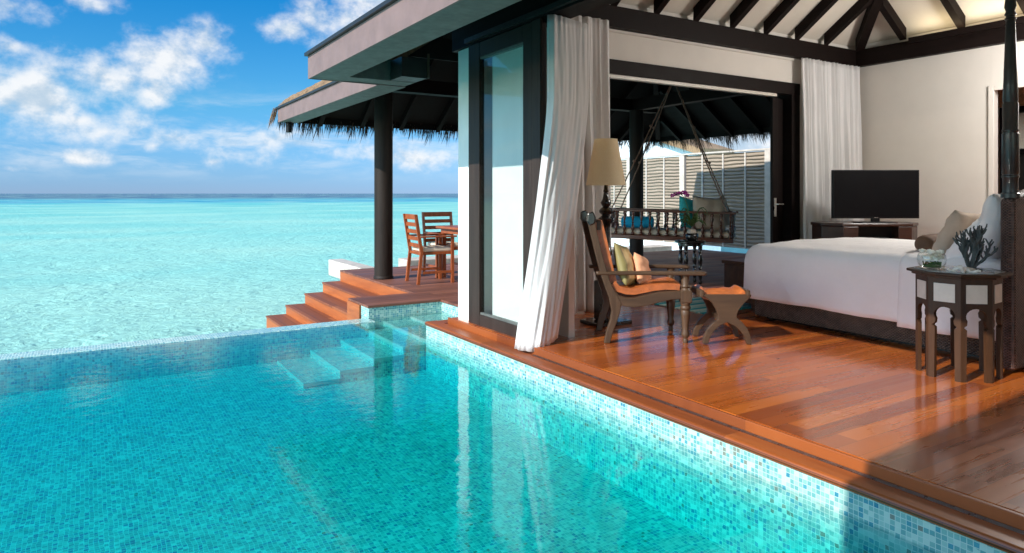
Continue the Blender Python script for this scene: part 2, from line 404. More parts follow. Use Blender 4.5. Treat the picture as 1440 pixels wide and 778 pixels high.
def mk_striped_pillow():
    m, t, out = newmat('yellow pillow with olive bands')
    p = t.sep(t.objco())
    f = t.math('ABSOLUTE', p[2])
    f2 = t.math('ABSOLUTE', p[0])
    b = t.math('MAXIMUM', f, f2)
    col = t.ramp(t.math('MULTIPLY', b, 4.0), [(0.0, (0.70, 0.50, 0.22)), (0.50, (0.68, 0.48, 0.20)), (0.54, (0.26, 0.22, 0.08)), (1.0, (0.22, 0.19, 0.07))])
    n = t.noise(t.objco(), 160, 2)
    principled(t, out, col, 0.6, normal=t.bump(n, 0.2, 0.003))
    return m
M['yellow_pillow'] = mk_striped_pillow()

# ------------------------------------------------------------------ world: Nishita sky with cumulus at infinity
world = bpy.data.worlds.new('World'); SC.world = world; world.use_nodes = True
def mk_world():
    t = NT(world.node_tree); t.n.clear()
    out = t.new('ShaderNodeOutputWorld')
    sky = t.new('ShaderNodeTexSky', sky_type='NISHITA')
    sky.sun_disc = False
    sky.sun_elevation = R(SUN_EL)
    sky.sun_rotation = math.atan2(-SUN_TX, -SUN_TY)
    sky.altitude = 0; sky.air_density = 1.0; sky.dust_density = 0.0; sky.ozone_density = 6.0
    hs = t.new('ShaderNodeHueSaturation'); hs.inputs['Saturation'].default_value = SKY_SAT; hs.inputs['Value'].default_value = 1.0
    d = t.sep(t.new('ShaderNodeTexCoord').outputs['Generated'])
    az = t.math('ARCTAN2', d[0], d[1])                      # 0 at +Y, positive towards +X
    el = t.math('ARCSINE', d[2])
    tint = t.ramp(t.math('DIVIDE', el, R(60)), SKY_TINT)
    # hazy white sky on the sun's side of the dome, deep blue on the side away from it
    away = t.mapr(t.vmath('DOT_PRODUCT', t.comb(d[0], d[1], d[2]), (0.53, 0.85, 0.0)), -0.25, 0.35, 0.0, 1.0, True)
    tint = t.mixc(away, (*SKY_SUNSIDE, 1), tint)
    t.l.new(t.mixc(1.0, sky.outputs[0], tint, 'MULTIPLY'), hs.inputs['Color'])
    ae = t.comb(az, el, 0.0)
    best = None
    for (a, e, ra, re, rot, wgt) in CLOUDS:
        mp = t.new('ShaderNodeMapping', vector_type='TEXTURE')
        t.put(mp.inputs[0], ae)
        mp.inputs['Location'].default_value = (R(a), R(e), 0)
        mp.inputs['Rotation'].default_value = (0, 0, R(rot))
        mp.inputs['Scale'].default_value = (R(ra * 1.2), R(re * 1.15), 1)
        q = t.math('MULTIPLY', t.math('SUBTRACT', 1.0, t.vmath('LENGTH', mp.outputs[0])), wgt * 1.1)
        best = q if best is None else t.math('SMOOTH_MAX', best, q, 0.25)
    v = t.comb(t.math('MULTIPLY', az, 9.5), t.math('MULTIPLY', el, 12.0), 0.3)
    n = t.noise(v, 1.7, 10, 0.58, 0.0)
    lo = t.noise(v, 0.8, 5, 0.55)
    dens = t.math('ADD', best, t.math('MULTIPLY', t.math('SUBTRACT', n, 0.53), 2.7))
    mask = t.mapr(dens, 0.0, 1.12, 0.0, 1.0, True)
    mask = t.math('MULTIPLY', mask, t.mapr(best, -0.30, 0.35, 0.0, 1.0, True))
    # thin streaky veil low over the sea
    veil = t.noise(t.comb(t.math('MULTIPLY', az, 5.0), t.math('MULTIPLY', el, 21.0), 2.0), 1.6, 8, 0.62, 0.4)
    band = t.math('MULTIPLY', t.mapr(el, R(0.4), R(3.5), 0.0, 1.0, True), t.mapr(el, R(4), R(9), 1.0, 0.0, True))
    veil = t.math('MULTIPLY', t.mapr(veil, 0.42, 0.72, 0.0, 0.60, True), band)
    mask2 = t.math('MAXIMUM', t.math('MULTIPLY', mask, 0.90), veil, clamp=True)
    n_up = t.noise(t.vmath('ADD', v, (-0.05, 0.16, 0.0)), 1.7, 6, 0.58, 0.0)      # is there more cloud above? then this side is grey
    shade = t.mapr(t.math('ADD', t.math('MULTIPLY', t.math('SUBTRACT', n_up, n), 3.0), t.math('MULTIPLY', dens, 0.30)), -0.25, 0.75, 0.0, 1.0, True)
    ccol = t.ramp(shade, [(0.0, CLOUD_HI), (0.25, CLOUD_HI), (1.0, CLOUD_LO)])
    cc = t.vmath('SCALE', ccol); cc.node.inputs['Scale'].default_value = CLOUD_V
    mix = t.mixc(mask2, hs.outputs[0], cc)
    # below the horizon the dome is the sea's own blue
    bg = t.new('ShaderNodeBackground'); t.put(bg.inputs['Color'], mix); bg.inputs['Strength'].default_value = SKY_STR
    t.l.new(bg.outputs[0], out.inputs['Surface'])
SKY_SAT, SKY_STR, CLOUD_V = 1.0, 0.15, 3.35
SKY_TINT = [(0.0, (0.172, 0.27, 0.52)), (0.06, (0.195, 0.345, 0.505)), (0.117, (0.172, 0.40, 0.48)), (0.257, (0.035, 0.37, 0.515)), (0.36, (0.15, 0.44, 0.53)), (0.60, (1.5, 1.05, 0.72))]
SKY_SUNSIDE = (2.1, 1.70, 1.38)
CLOUD_HI, CLOUD_LO = (1.0, 1.0, 1.0), (0.56, 0.68, 0.80)
CLOUDS = [(-2.71, 6.44, 5.82, 2.78, 0, 1), (1.09, 8.32, 5.57, 2.52, 0, 1), (4.64, 10.04, 4.6, 2.21, 0, 1), (7.64, 11.23, 2.73, 1.88, 0, 1), (-0.64, 5.2, 6.34, 1.91, 0, 0.8), (3.8, 7.3, 2.24, 1.49, 0, 0.9), (1.09, 4.44, 3.54, 0.85, 0, 0.7), (-4.49, 12.45, 3.12, 1.32, 0, 1), (-4.3, 9.8, 1.52, 0.9, 0, 0.8), (0.22, 13.27, 2.24, 0.81, 0, 0.6), (17.68, 13.66, 3.98, 2.22, 0, 1), (13.57, 12.75, 2.59, 1.29, 0, 0.9), (20.5, 15.44, 4.59, 1.95, 0, 1), (16.29, 12.06, 2.54, 1.44, 0, 0.8), (5.59, 4.1, 2.31, 1.08, 0, 0.9), (-0.56, 2.51, 2.05, 0.78, 0, 0.8), (-3.71, 1.74, 1.27, 0.52, 0, 0.7), (8.23, 2.39, 1.15, 0.72, 0, 0.7), (4.03, 3.52, 1.34, 0.57, 0, 0.6), (12.24, 4.3, 4.55, 1.6, 0, 0.9), (17.12, 3.44, 7.01, 1.78, 0, 0.9), (23.97, 2.94, 7.34, 1.69, 0, 0.9), (9.65, 3.13, 2.93, 1.05, 0, 0.7), (42.19, 3.9, 7.23, 2.37, 0, 2.2), (49.96, 4.05, 6.75, 2.28, 0, 2.4), (30.44, 8.94, 8.14, 2.78, 0, 0.9)]
mk_world()

# ================================================================== mesh builder
ORG = {}
class MB:
    def __init__(s): s.v = []; s.f = []; s.m = Matrix.Identity(4)
    def add(s, vs, fs):
        k = len(s.v); s.v += [tuple(s.m @ Vector(p)) for p in vs]; s.f += [tuple(i + k for i in f) for f in fs]; return s
    def box(s, x0, x1, y0, y1, z0, z1):
        return s.add([(x0, y0, z0), (x1, y0, z0), (x1, y1, z0), (x0, y1, z0), (x0, y0, z1), (x1, y0, z1), (x1, y1, z1), (x0, y1, z1)],
                     [(0, 3, 2, 1), (4, 5, 6, 7), (0, 1, 5, 4), (1, 2, 6, 5), (2, 3, 7, 6), (3, 0, 4, 7)])
    def prism(s, poly, ax, a, b):
        """2-D polygon extruded along axis ax ('x': poly is (y,z); 'y': (x,z); 'z': (x,y))"""
        P = {'x': lambda p, q: (q, p[0], p[1]), 'y': lambda p, q: (p[0], q, p[1]), 'z': lambda p, q: (p[0], p[1], q)}[ax]
        n = len(poly); vs = [P(p, a) for p in poly] + [P(p, b) for p in poly]
        fs = [tuple(range(n - 1, -1, -1)), tuple(range(n, 2 * n))] + [(i, (i + 1) % n, n + (i + 1) % n, n + i) for i in range(n)]
        return s.add(vs, fs)
    def slab(s, poly, dz):
        """3-D polygon given a vertical thickness dz downwards"""
        n = len(poly); vs = list(poly) + [(p[0], p[1], p[2] - dz) for p in poly]
        fs = [tuple(range(n)), tuple(range(2 * n - 1, n - 1, -1))] + [(i, n + i, n + (i + 1) % n, (i + 1) % n) for i in range(n)]
        return s.add(vs, fs)
    def lathe(s, prof, c=(0, 0), seg=20, z0=0.0):
        vs = []; fs = []; n = len(prof)
        for r, z in prof:
            for k in range(seg):
                a = 2 * math.pi * k / seg; vs.append((c[0] + r * math.cos(a), c[1] + r * math.sin(a), z + z0))
        for i in range(n - 1):
            for k in range(seg):
                k2 = (k + 1) % seg; fs.append((i * seg + k, i * seg + k2, (i + 1) * seg + k2, (i + 1) * seg + k))
        fs.append(tuple(range(seg - 1, -1, -1))); fs.append(tuple(range((n - 1) * seg, n * seg)))
        return s.add(vs, fs)
    def tube(s, pts, r, seg=8):
        pts = [Vector(p) for p in pts]; rs = r if isinstance(r, (list, tuple)) else [r] * len(pts)
        vs = []; fs = []; prev = None
        for i, p in enumerate(pts):
            t = (pts[min(i + 1, len(pts) - 1)] - pts[max(i - 1, 0)]).normalized()
            if prev is None:
                a = t.orthogonal().normalized()
            else:
                a = (prev - t * prev.dot(t)).normalized()
            prev = a; b = t.cross(a)
            for k in range(seg):
                q = 2 * math.pi * k / seg; vs.append(tuple(p + rs[i] * (math.cos(q) * a + math.sin(q) * b)))
        for i in range(len(pts) - 1):
            for k in range(seg):
                k2 = (k + 1) % seg; fs.append((i * seg + k, i * seg + k2, (i + 1) * seg + k2, (i + 1) * seg + k))
        fs.append(tuple(range(seg - 1, -1, -1))); fs.append(tuple(range((len(pts) - 1) * seg, len(pts) * seg)))
        return s.add(vs, fs)
    def ball(s, c, r, seg=10, rings=6):
        rx, ry, rz = r if isinstance(r, (list, tuple)) else (r, r, r)
        vs = [(c[0], c[1], c[2] - rz)]; fs = []
        for i in range(1, rings):
            e = -math.pi / 2 + math.pi * i / rings
            for k in range(seg):
                a = 2 * math.pi * k / seg
                vs.append((c[0] + rx * math.cos(e) * math.cos(a), c[1] + ry * math.cos(e) * math.sin(a), c[2] + rz * math.sin(e)))
        vs.append((c[0], c[1], c[2] + rz)); top = len(vs) - 1
        for k in range(seg):
            k2 = (k + 1) % seg
            fs.append((0, 1 + k2, 1 + k)); fs.append((top, top - seg + k, top - seg + k2))
            for i in range(rings - 2):
                fs.append((1 + i * seg + k, 1 + i * seg + k2, 1 + (i + 1) * seg + k2, 1 + (i + 1) * seg + k))
        return s.add(vs, fs)
    def grid(s, fn, nu, nv, close_back=None):
        vs = [fn(i / nu, j / nv) for j in range(nv + 1) for i in range(nu + 1)]
        fs = [(j * (nu + 1) + i, j * (nu + 1) + i + 1, (j + 1) * (nu + 1) + i + 1, (j + 1) * (nu + 1) + i) for j in range(nv) for i in range(nu)]
        return s.add(vs, fs)
    def build(s, name, mat, parent=None, smooth=None, bevel=0.0, bseg=2, sub=0):
        me = bpy.data.meshes.new(name)
        o = bpy.data.objects.new(name, me); COL.objects.link(o)
        vs = s.v
        if parent is not None:
            o.parent = parent; og = ORG.get(parent.name)
            if og is not None:
                ORG[o.name] = og; vs = [(p[0] - og[0], p[1] - og[1], p[2] - og[2]) for p in vs]
        me.from_pydata(vs, [], s.f)
        bm = bmesh.new(); bm.from_mesh(me); bmesh.ops.recalc_face_normals(bm, faces=bm.faces); bm.to_mesh(me); bm.free()
        me.materials.append(M[mat] if isinstance(mat, str) else mat)
        if smooth is not None:
            me.polygons.foreach_set('use_smooth', [True] * len(me.polygons))
            me.set_sharp_from_angle(angle=R(smooth))
        me.update()
        if bevel > 0:
            b = o.modifiers.new('bevel', 'BEVEL'); b.width = bevel; b.segments = bseg; b.limit_method = 'ANGLE'; b.angle_limit = R(40)
            b.harden_normals = False
        if sub:
            m = o.modifiers.new('sub', 'SUBSURF'); m.levels = sub; m.render_levels = sub
        return o

def tag(o, label=None, cat=None, group=None, kind=None):
    if label: o['label'] = label
    if cat: o['category'] = cat
    if group: o['group'] = group
    if kind: o['kind'] = kind
    return o
def thing(name, loc, label, cat, group=None, rz=0.0, world=False):
    o = bpy.data.objects.new(name, None); COL.objects.link(o)
    o.empty_display_size = 0.1
    o.location = loc; o.rotation_euler = (0, 0, rz)
    if world: ORG[o.name] = Vector(loc)
    return tag(o, label, cat, group)
KIDS = {}
def kids(o): return [c for c in COL.objects if c.parent == o]
def copy_tree(o, parent=None, **kw):
    c = o.copy(); COL.objects.link(c)
    if parent is not None: c.parent = parent
    for ch in kids(o): copy_tree(ch, c)
    return c
def struct(o, label=None): o['kind'] = 'structure'; return o

# ================================================================== sea
mb = MB(); rings = [0, 30, 80, 200, 500, 1200, 3000, 9000]; seg = 48
vs = [(0, 0, -1.3)]; fs = []
for r in rings[1:]:
    for k in range(seg): vs.append((r * math.cos(2 * math.pi * k / seg), r * math.sin(2 * math.pi * k / seg), -1.3))
for k in range(seg): fs.append((0, 1 + k, 1 + (k + 1) % seg))
for i in range(len(rings) - 2):
    for k in range(seg):
        k2 = (k + 1) % seg; a = 1 + i * seg; b = a + seg; fs.append((a + k, b + k, b + k2, a + k2))
struct(MB().add(vs, fs).build('sea', 'sea'))

# ================================================================== swimming pool
WZ = -0.20
def pfloor(y): return -0.50 - 0.20 * (7.15 - y) / 6.25
pool = thing('swimming_pool', (0, 4, -0.7), 'blue green mosaic infinity pool between the villa floor and the sea', 'swimming pool', world=True)
mb = MB()
xa, xb = -5.0, 3.6
mb.add([(xa, 0.85, pfloor(0.85)), (xb, 0.85, pfloor(0.85)), (xb, 7.2, pfloor(7.2)), (xa, 7.2, pfloor(7.2)),
        (xa, 0.85, -1.15), (xb, 0.85, -1.15), (xb, 7.2, -1.15), (xa, 7.2, -1.15)],
       [(0, 1, 2, 3), (7, 6, 5, 4), (0, 4, 5, 1), (1, 5, 6, 2), (2, 6, 7, 3), (3, 7, 4, 0)])
mb.build('basin_floor', 'tile', pool)
mb = MB()
mb.box(2.815, 2.98, 0.9, 6.175, -1.2, -0.094)             # long wall under the sill board
mb.box(2.985, 3.62, 6.05, 6.17, -1.2, -0.094)
mb.build('side_wall', 'tile', pool)
MB().box(2.66, 3.56, 7.37, 7.62, -1.2, -0.082).build('notch_wall', 'tile', pool)
MB().box(3.56, 3.75, 6.2, 7.55, -1.2, -0.082).build('alcove_wall', 'tile', pool)
mb = MB(); mb.prism([(7.15, -1.3), (7.15, -0.199), (7.17, -0.194), (7.40, -0.197), (7.43, -0.21), (7.43, -1.3)], 'x', -5.2, 2.655)
mb.build('infinity_edge', 'tile', pool)
MB().box(-5.2, -5.0, 0.7, 7.14, -1.2, -0.12).build('end_wall', 'tile', pool)
MB().box(-4.99, 2.81, 0.72, 0.9, -1.2, -0.12).build('near_wall', 'tile', pool)
steps = [(1.62, 1.95, -0.49), (1.95, 2.27, -0.42), (2.27, 2.58, -0.35), (2.58, 2.83, -0.285), (2.83, 3.16, -0.245), (3.16, 3.555, -0.222)]
for i, (a, b, zt) in enumerate(steps):
    y0 = 6.15 if i < 3 else (6.15 if b < 2.82 else 6.18)
    if i == 3: y0 = 6.185
    y1 = 7.145 if b < 2.6 else 7.365
    st = MB().box(a, b - 0.001, y0, y1, -0.9, zt).build('pool_step', 'tile', pool)
    w = 0.010
    e = MB().box(a - 0.004, a + w, y0 - 0.004, y1, zt - 0.03, zt + 0.004)
    if i < 4: e.box(a + w, b - 0.006, y0 - 0.004, y0 + w, zt - 0.03, zt + 0.004)
    if i < 3: e.box(a - 0.004, a + 0.010, y0 - 0.0045, y0 + 0.006, zt - 0.07, zt - 0.03)
    e.build('step_nosing', 'nosing', st)
wp = [(-5.03, 0.87), (2.83, 0.87), (2.83, 6.15), (3.585, 6.15), (3.585, 7.39), (2.63, 7.39), (2.63, 7.165), (-5.03, 7.165)]
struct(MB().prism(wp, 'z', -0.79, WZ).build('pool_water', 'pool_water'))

# ================================================================== platforms and deck
struct(MB().box(2.985, 9.46, -4.1, 5.95, -0.30, 0.0).build('floor', 'floor'))
struct(MB().box(2.99, 9.4, -4.0, 6.04, -1.6, -0.31).build('foundation', 'concrete'))
struct(MB().box(-5.2, 2.79, -4.1, 0.71, -0.4, -0.06).build('terrace', 'deck'))
dp = [(2.65, 7.362), (3.542, 7.362), (3.542, 5.96), (11.68, 5.96), (11.68, 11.05), (3.5, 11.05), (3.5, 8.05), (2.65, 8.05)]
struct(MB().prism(dp, 'z', -0.081, -0.056).build('deck', 'deck'))
struct(MB().prism([(3.76, 6.06), (11.6, 6.06), (11.6, 11.0), (3.56, 11.0), (3.56, 7.63), (3.76, 7.63)], 'z', -1.6, -0.083).build('deck_base', 'dark_wood'))

stp = thing('deck_steps', (2.9, 9.2, -0.7), 'flight of orange wooden steps going down from the deck to the lagoon', 'steps', world=True)
sx = [3.5, 3.215, 2.93, 2.635, 2.34]; sz = [-0.056, -0.23, -0.39, -0.55, -0.69]
for i in range(5):
    zb = sz[i + 1] if i < 4 else -1.0
    zt = sz[i] - (0.027 if i == 0 else 0.032)
    y0 = 7.45 if sx[i] < 2.6 else (8.06 if sx[i] > 2.66 else 7.45)
    if sx[i] > 2.64: y0 = 8.065 if i < 3 else 7.45
    if i in (1, 2): y0 = 8.065
    MB().box(sx[i], sx[i] + 0.022, y0, 11.04, zb - 0.02, zt).build('riser', 'riser', stp)
    if i:
        MB().box(sx[i] - 0.012, sx[i - 1] - 0.002, y0, 11.045, sz[i] - 0.03, sz[i]).build('tread', 'tread', stp, bevel=0.005)
# outer wooden cheek of the pool-level landing
MB().box(2.640, 2.658, 7.63, 8.06, -1.0, -0.083).build('cheek', 'riser', stp)
MB().box(2.66, 3.49, 8.052, 8.064, -1.0, -0.084).build('cheek', 'riser', stp)

c = MB().box(3.86, 4.14, 11.12, 12.9, -0.35, -0.05).build('stone_coping', 'concrete', bevel=0.015)
tag(c, 'short white stone coping running out from the deck corner behind the steps', 'coping')
c = MB().box(5.0, 11.65, 11.75, 12.25, -0.5, -0.03).build('stone_coping', 'concrete', bevel=0.015)
tag(c, 'long white stone coping beyond the deck at the foot of the fence', 'coping')

# ================================================================== villa
villa = thing('villa', (6.2, 1.0, 0), 'thatched dark timber villa with an open bedroom facing the pool', 'building', world=True)
# sill and door tracks
mb = MB(); mb.prism([(2.925, -0.092), (2.925, -0.055), (2.815, -0.055), (2.804, -0.060), (2.798, -0.072), (2.803, -0.088), (2.812, -0.092)], 'y', -4.0, 6.17)
mb.build('sill_board', 'plank', villa)
MB().box(2.926, 2.962, -4.0, 6.0, -0.12, -0.062).build('door_track', 'plank', villa)
MB().box(2.963, 2.984, -4.0, 6.0, -0.12, -0.003).build('edge_board', 'plank', villa, bevel=0.003)
for xx in (2.932, 2.948):
    MB().box(xx, xx + 0.005, -4.0, 4.46, -0.061, -0.053).build('track_rail', 'metal', villa)
MB().box(2.926, 3.54, 6.02, 6.168, -0.092, -0.058).build('sill_board', 'plank', villa)
# white wall end and panel behind the stacked doors
MB().box(3.05, 3.32, 5.685, 5.945, -0.053, 2.575).build('wall_end', 'white_wall', villa)
MB().box(3.078, 3.115, 4.67, 5.33, 0.0, 2.56).build('white_panel', 'white_wall', villa)
MB().box(3.40, 3.46, 4.62, 5.79, 0.0, 2.98).build('wall', 'wall', villa)
# back wall
mb = MB(); mb.box(3.33, 4.74, 5.80, 5.95, 0, 3.3); mb.box(8.0, 9.3, 5.80, 5.95, 0, 3.3); mb.box(4.741, 7.999, 5.80, 5.95, 2.66, 3.3)
mb.build('wall', 'wall', villa)
# right wall with a doorway
mb = MB(); mb.box(9.30, 9.45, 4.03, 5.95, 0, 3.3); mb.box(9.30, 9.45, 2.55, 4.029, 2.48, 3.3); mb.box(9.30, 9.45, -4.0, 2.549, 0, 3.3)
mb.build('wall', 'wall', villa)
MB().box(3.05, 9.45, -4.1, -4.0, -0.05, 3.3).build('wall', 'wall', villa)
# dressing room seen through the doorway
mb = MB(); mb.box(11.2, 11.3, 1.5, 6.0, 0, 3.0); mb.box(9.46, 11.3, 5.45, 5.55, 0, 3.0); mb.box(9.46, 11.3, 1.4, 1.5, 0, 3.0); mb.box(9.46, 11.3, 1.4, 5.55, 2.85, 2.95)
mb.build('dressing_room_wall', 'niche', villa)
MB().box(9.46, 11.3, 1.4, 5.55, -0.30, -0.004).build('dressing_room_floor', 'floor', villa)
f = MB(); f.box(9.27, 9.31, 4.0, 4.06, 0, 2.50); f.box(9.27, 9.31, 2.52, 2.58, 0, 2.50); f.box(9.27, 9.31, 2.581, 3.999, 2.44, 2.50)
f.build('doorway_trim', 'wall', villa, bevel=0.006)
w = MB(); w.box(11.08, 11.195, 4.62, 4.70, 0.0, 2.42); w.box(11.08, 11.195, 4.05, 4.13, 0, 2.42); w.box(11.085, 11.19, 4.131, 4.619, 2.34, 2.42); w.box(11.085, 11.19, 4.131, 4.619, 1.74, 1.82)
wf = w.build('window_frame', 'black', villa)
MB().box(11.12, 11.15, 4.131, 4.619, 0.0, 1.739).build('door_leaf', 'flash', wf)
MB().box(11.15, 11.19, 4.131, 4.619, 1.83, 2.33).build('window_blind', 'petal_white', wf)
# beams
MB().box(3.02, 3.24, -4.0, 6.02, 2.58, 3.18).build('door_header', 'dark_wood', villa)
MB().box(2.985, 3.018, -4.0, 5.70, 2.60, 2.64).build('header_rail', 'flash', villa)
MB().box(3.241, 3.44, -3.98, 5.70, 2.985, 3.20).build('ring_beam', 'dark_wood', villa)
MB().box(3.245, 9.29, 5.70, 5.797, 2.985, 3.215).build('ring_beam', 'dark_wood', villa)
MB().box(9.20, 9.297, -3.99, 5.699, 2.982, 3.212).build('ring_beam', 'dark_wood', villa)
MB().box(4.76, 7.98, 5.775, 5.815, 2.955, 2.983).build('curtain_track', 'wall', villa)
# swing-deck door frame: lintel, track, jambs with folded leaves
fr = MB().box(4.70, 8.05, 5.765, 5.97, 2.50, 2.655).build('door_frame', 'dark_wood', villa, bevel=0.004)
MB().box(4.76, 7.62, 5.80, 5.86, 2.462, 2.499).build('track', 'inlay', fr)
MB().box(7.88, 8.05, 5.77, 5.96, 0.0, 2.499).build('jamb', 'dark_wood', fr)
MB().box(4.70, 4.80, 5.77, 5.96, 0.0, 2.46).build('jamb', 'dark_wood', fr)
for i, (x0, yy) in enumerate(((7.55, 5.83), (7.66, 5.875), (7.77, 5.92))):
    dl = MB().box(x0, x0 + 0.10, yy - 0.02, yy + 0.022, 0.01, 2.45).build('folded_leaf', 'dark_wood', fr, bevel=0.004)
    if i == 0:
        h = MB(); h.box(x0 + 0.02, x0 + 0.06, yy - 0.03, yy - 0.021, 0.90, 1.14); h.tube([(x0 + .04, yy - .03, 1.06), (x0 + .04, yy - .07, 1.06), (x0 + .14, yy - .075, 1.06)], 0.009)
        h.build('handle', 'metal', dl, smooth=40)
# roof planes -------------------------------------------------------
XE0, XE1, YE0, YE1, ZE, ZF, PT = 1.78, 10.75, -4.6, 6.5, 2.50, 2.98, 0.70
XM = (XE0 + XE1) / 2; ZR = ZE + PT * (XM - XE0)
yh1 = YE1 - (ZR - ZF) / PT; yh0 = YE0 + (ZR - ZF) / PT
xc = XE0 + (ZF - ZE) / PT; xd = XE1 - (ZF - ZE) / PT
roof_polys = [
    [(XE0, YE0, ZE), (XE0, YE1, ZE), (xc, YE1, ZF), (XM, yh1, ZR), (XM, yh0, ZR), (xc, YE0, ZF)],
    [(XE1, YE1, ZE), (XE1, YE0, ZE), (xd, YE0, ZF), (XM, yh0, ZR), (XM, yh1, ZR), (xd, YE1, ZF)],
    [(xc, YE1, ZF), (xd, YE1, ZF), (XM, yh1, ZR)], [(xd, YE0, ZF), (xc, YE0, ZF), (XM, yh0, ZR)]]
mb = MB()
for p in roof_polys: mb.slab([(a, b, c + 0.03) for a, b, c in p], 0.14)
mb.build('roof', 'thatch', villa)
def zl(x): return ZE + PT * (x - XE0)
def zr_(x): return ZE + PT * (XE1 - x)
def zf(y): return ZF + PT * (YE1 - y)
OFF = 0.16
def clipx(x): return x
xi0, xi1 = 3.15, 9.38
yi1 = YE1 - (zl(xi0) - ZF) / PT; yi0 = YE0 + (zl(xi0) - ZF) / PT
cp = [[(xi0, yi0, zl(xi0)), (xi0, yi1, zl(xi0)), (XM, yh1, ZR), (XM, yh0, ZR)],
      [(xi1, yi1, zr_(xi1)), (xi1, yi0, zr_(xi1)), (XM, yh0, ZR), (XM, yh1, ZR)],
      [(xi0, yi1, zl(xi0)), (xi1, yi1, zl(xi0)), (XM, yh1, ZR)], [(xi1, yi0, zl(xi0)), (xi0, yi0, zl(xi0)), (XM, yh0, ZR)]]
mb = MB()
for p in cp: mb.slab([(a, b, c - OFF) for a, b, c in p], 0.02)
mb.build('ceiling', 'ceiling', villa)
mb = MB()
mb.slab([(XE0 + .02, YE0 + .02, zl(XE0 + .02) - OFF), (XE0 + .02, YE1 - .02, zl(XE0 + .02) - OFF), (3.149, YE1 - .02, zl(3.149) - OFF), (3.149, YE0 + .02, zl(3.149) - OFF)], 0.02)
mb.slab([(3.15, 5.83, zf(5.83) - OFF), (9.4, 5.83, zf(5.83) - OFF), (9.4, YE1 - .02, zf(YE1 - .02) - OFF), (3.15, YE1 - .02, zf(YE1 - .02) - OFF)], 0.02)
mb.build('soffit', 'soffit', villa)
# rafters inside
def rafter(p0, p1, w=0.085, h=0.15):
    p0 = Vector(p0); p1 = Vector(p1); d = p1 - p0; side = Vector((-d.y, d.x, 0)).normalized() * w / 2
    vs = []
    for p in (p0, p1):
        for sgn, dz in ((-1, 0), (1, 0), (1, -h), (-1, -h)):
            q = p + side * sgn; vs.append((q.x, q.y, q.z + dz))
    return MB().add(vs, [(0, 1, 2, 3), (7, 6, 5, 4), (0, 4, 5, 1), (1, 5, 6, 2), (2, 6, 7, 3), (3, 7, 4, 0)])
o2 = OFF + 0.022
for k in range(10):
    x = 3.55 + 0.62 * k
    if x > 9.1: break
    run = min(x - xi0, xi1 - x) * 1.0
    ye = 5.80 - max(0.15, run - 0.07)
    ye = max(ye, yh1)
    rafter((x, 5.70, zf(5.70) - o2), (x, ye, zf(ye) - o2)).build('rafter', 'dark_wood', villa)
for k in range(13):
    y = 5.05 - 0.72 * k
    if y < -3.5: break
    run = min(yi1 - y, y - yi0, xi1 - XM)
    xe = 9.22 - max(0.15, run - 0.22)
    rafter((9.22, y, zr_(9.22) - o2), (xe, y, zr_(xe) - o2)).build('rafter', 'dark_wood', villa)
    rafter((3.25, y, zl(3.25) - o2), (12.53 - xe, y, zr_(xe) - o2)).build('rafter', 'dark_wood', villa)
for (x0, sx_) in ((xi1 - 0.16, -1), (xi0 + 0.16, 1)):
    L = 2.9
    rafter((x0, yi1 - 0.16, zl(xi0 + .16) - o2), (x0 + sx_ * L, yi1 - 0.16 - L, zl(xi0 + .16 + L) - o2), 0.11, 0.2).build('hip_rafter', 'dark_wood', villa)
# outside rafters under the pool-side eave
for k in range(14):
    y = 6.1 - 0.75 * k
    rafter((2.06, y, zl(2.06) - o2), (3.0, y, zl(3.0) - o2), 0.07, 0.10).build('eave_rafter', 'soffit', villa)
# box gutter along the eave with mauve fascia
g = MB().box(1.775, 2.06, YE0, 6.49, 2.28, 2.485).build('box_gutter', 'grey_soffit', villa)
MB().box(1.755, 1.774, YE0, 6.51, 2.276, 2.488).build('fascia', 'fascia', g)
MB().box(1.775, 2.72, 6.491, 6.51, 2.276, 2.488).build('fascia', 'fascia', g)
MB().box(2.062, 2.72, 6.24, 6.489, 2.283, 2.482).build('return_box', 'grey_soffit', g)
MB().box(2.47, 2.722, 5.96, 6.238, 2.286, 2.47).build('end_box', 'flash', g)
MB().box(2.05, 2.069, 5.0, 6.236, 2.30, 2.47).build('inner_board', 'flash', g)
MB().tube([(2.735, 5.95, 2.29), (2.735, 5.95, 2.52)], 0.012, 8).build('rain_chain', 'olive_wood', g)
mb = MB(); mb.box(1.725, 1.83, YE0, 6.53, 2.490, 2.520); mb.box(1.831, 2.9, 6.40, 6.53, 2.490, 2.518)
mb.build('flashing', 'flash', villa)

# sliding door leaves stacked in front of the white panel
sdoor = thing('sliding_door', (3.05, 5.08, -0.05), 'tall dark framed sliding glass door standing open beside the white wall', 'door', world=True)
mb = MB(); mb.box(3.02, 3.075, 5.472, 5.68, -0.052, 2.575); mb.box(3.02, 3.075, 4.60, 4.735, -0.052, 2.575)
mb.box(3.022, 3.073, 4.736, 5.471, -0.052, 0.10); mb.box(3.022, 3.073, 4.736, 5.471, 2.44, 2.575)
fr = mb.build('frame', 'frame', sdoor, bevel=0.004)
mb = MB(); mb.box(3.03, 3.065, 4.737, 5.47, 0.101, 0.118); mb.box(3.03, 3.065, 4.737, 5.47, 2.42, 2.439)
mb.build('bead', 'grey_soffit', fr)
MB().box(3.044, 3.052, 4.737, 5.47, 0.119, 2.419).build('glass', 'glass', sdoor)
s2 = thing('sliding_door', (3.12, 4.7, -0.05), 'narrow dark leaf of the sliding door stacked behind the glazed one', 'door', world=True)
MB().box(3.085, 3.135, 4.56, 4.66, -0.01, 2.575).build('frame', 'dark_post', s2, bevel=0.004)
MB().box(3.01, 3.034, 4.47, 4.585, -0.05, 2.575).build('jamb_stile', 'frame', s2, bevel=0.004)

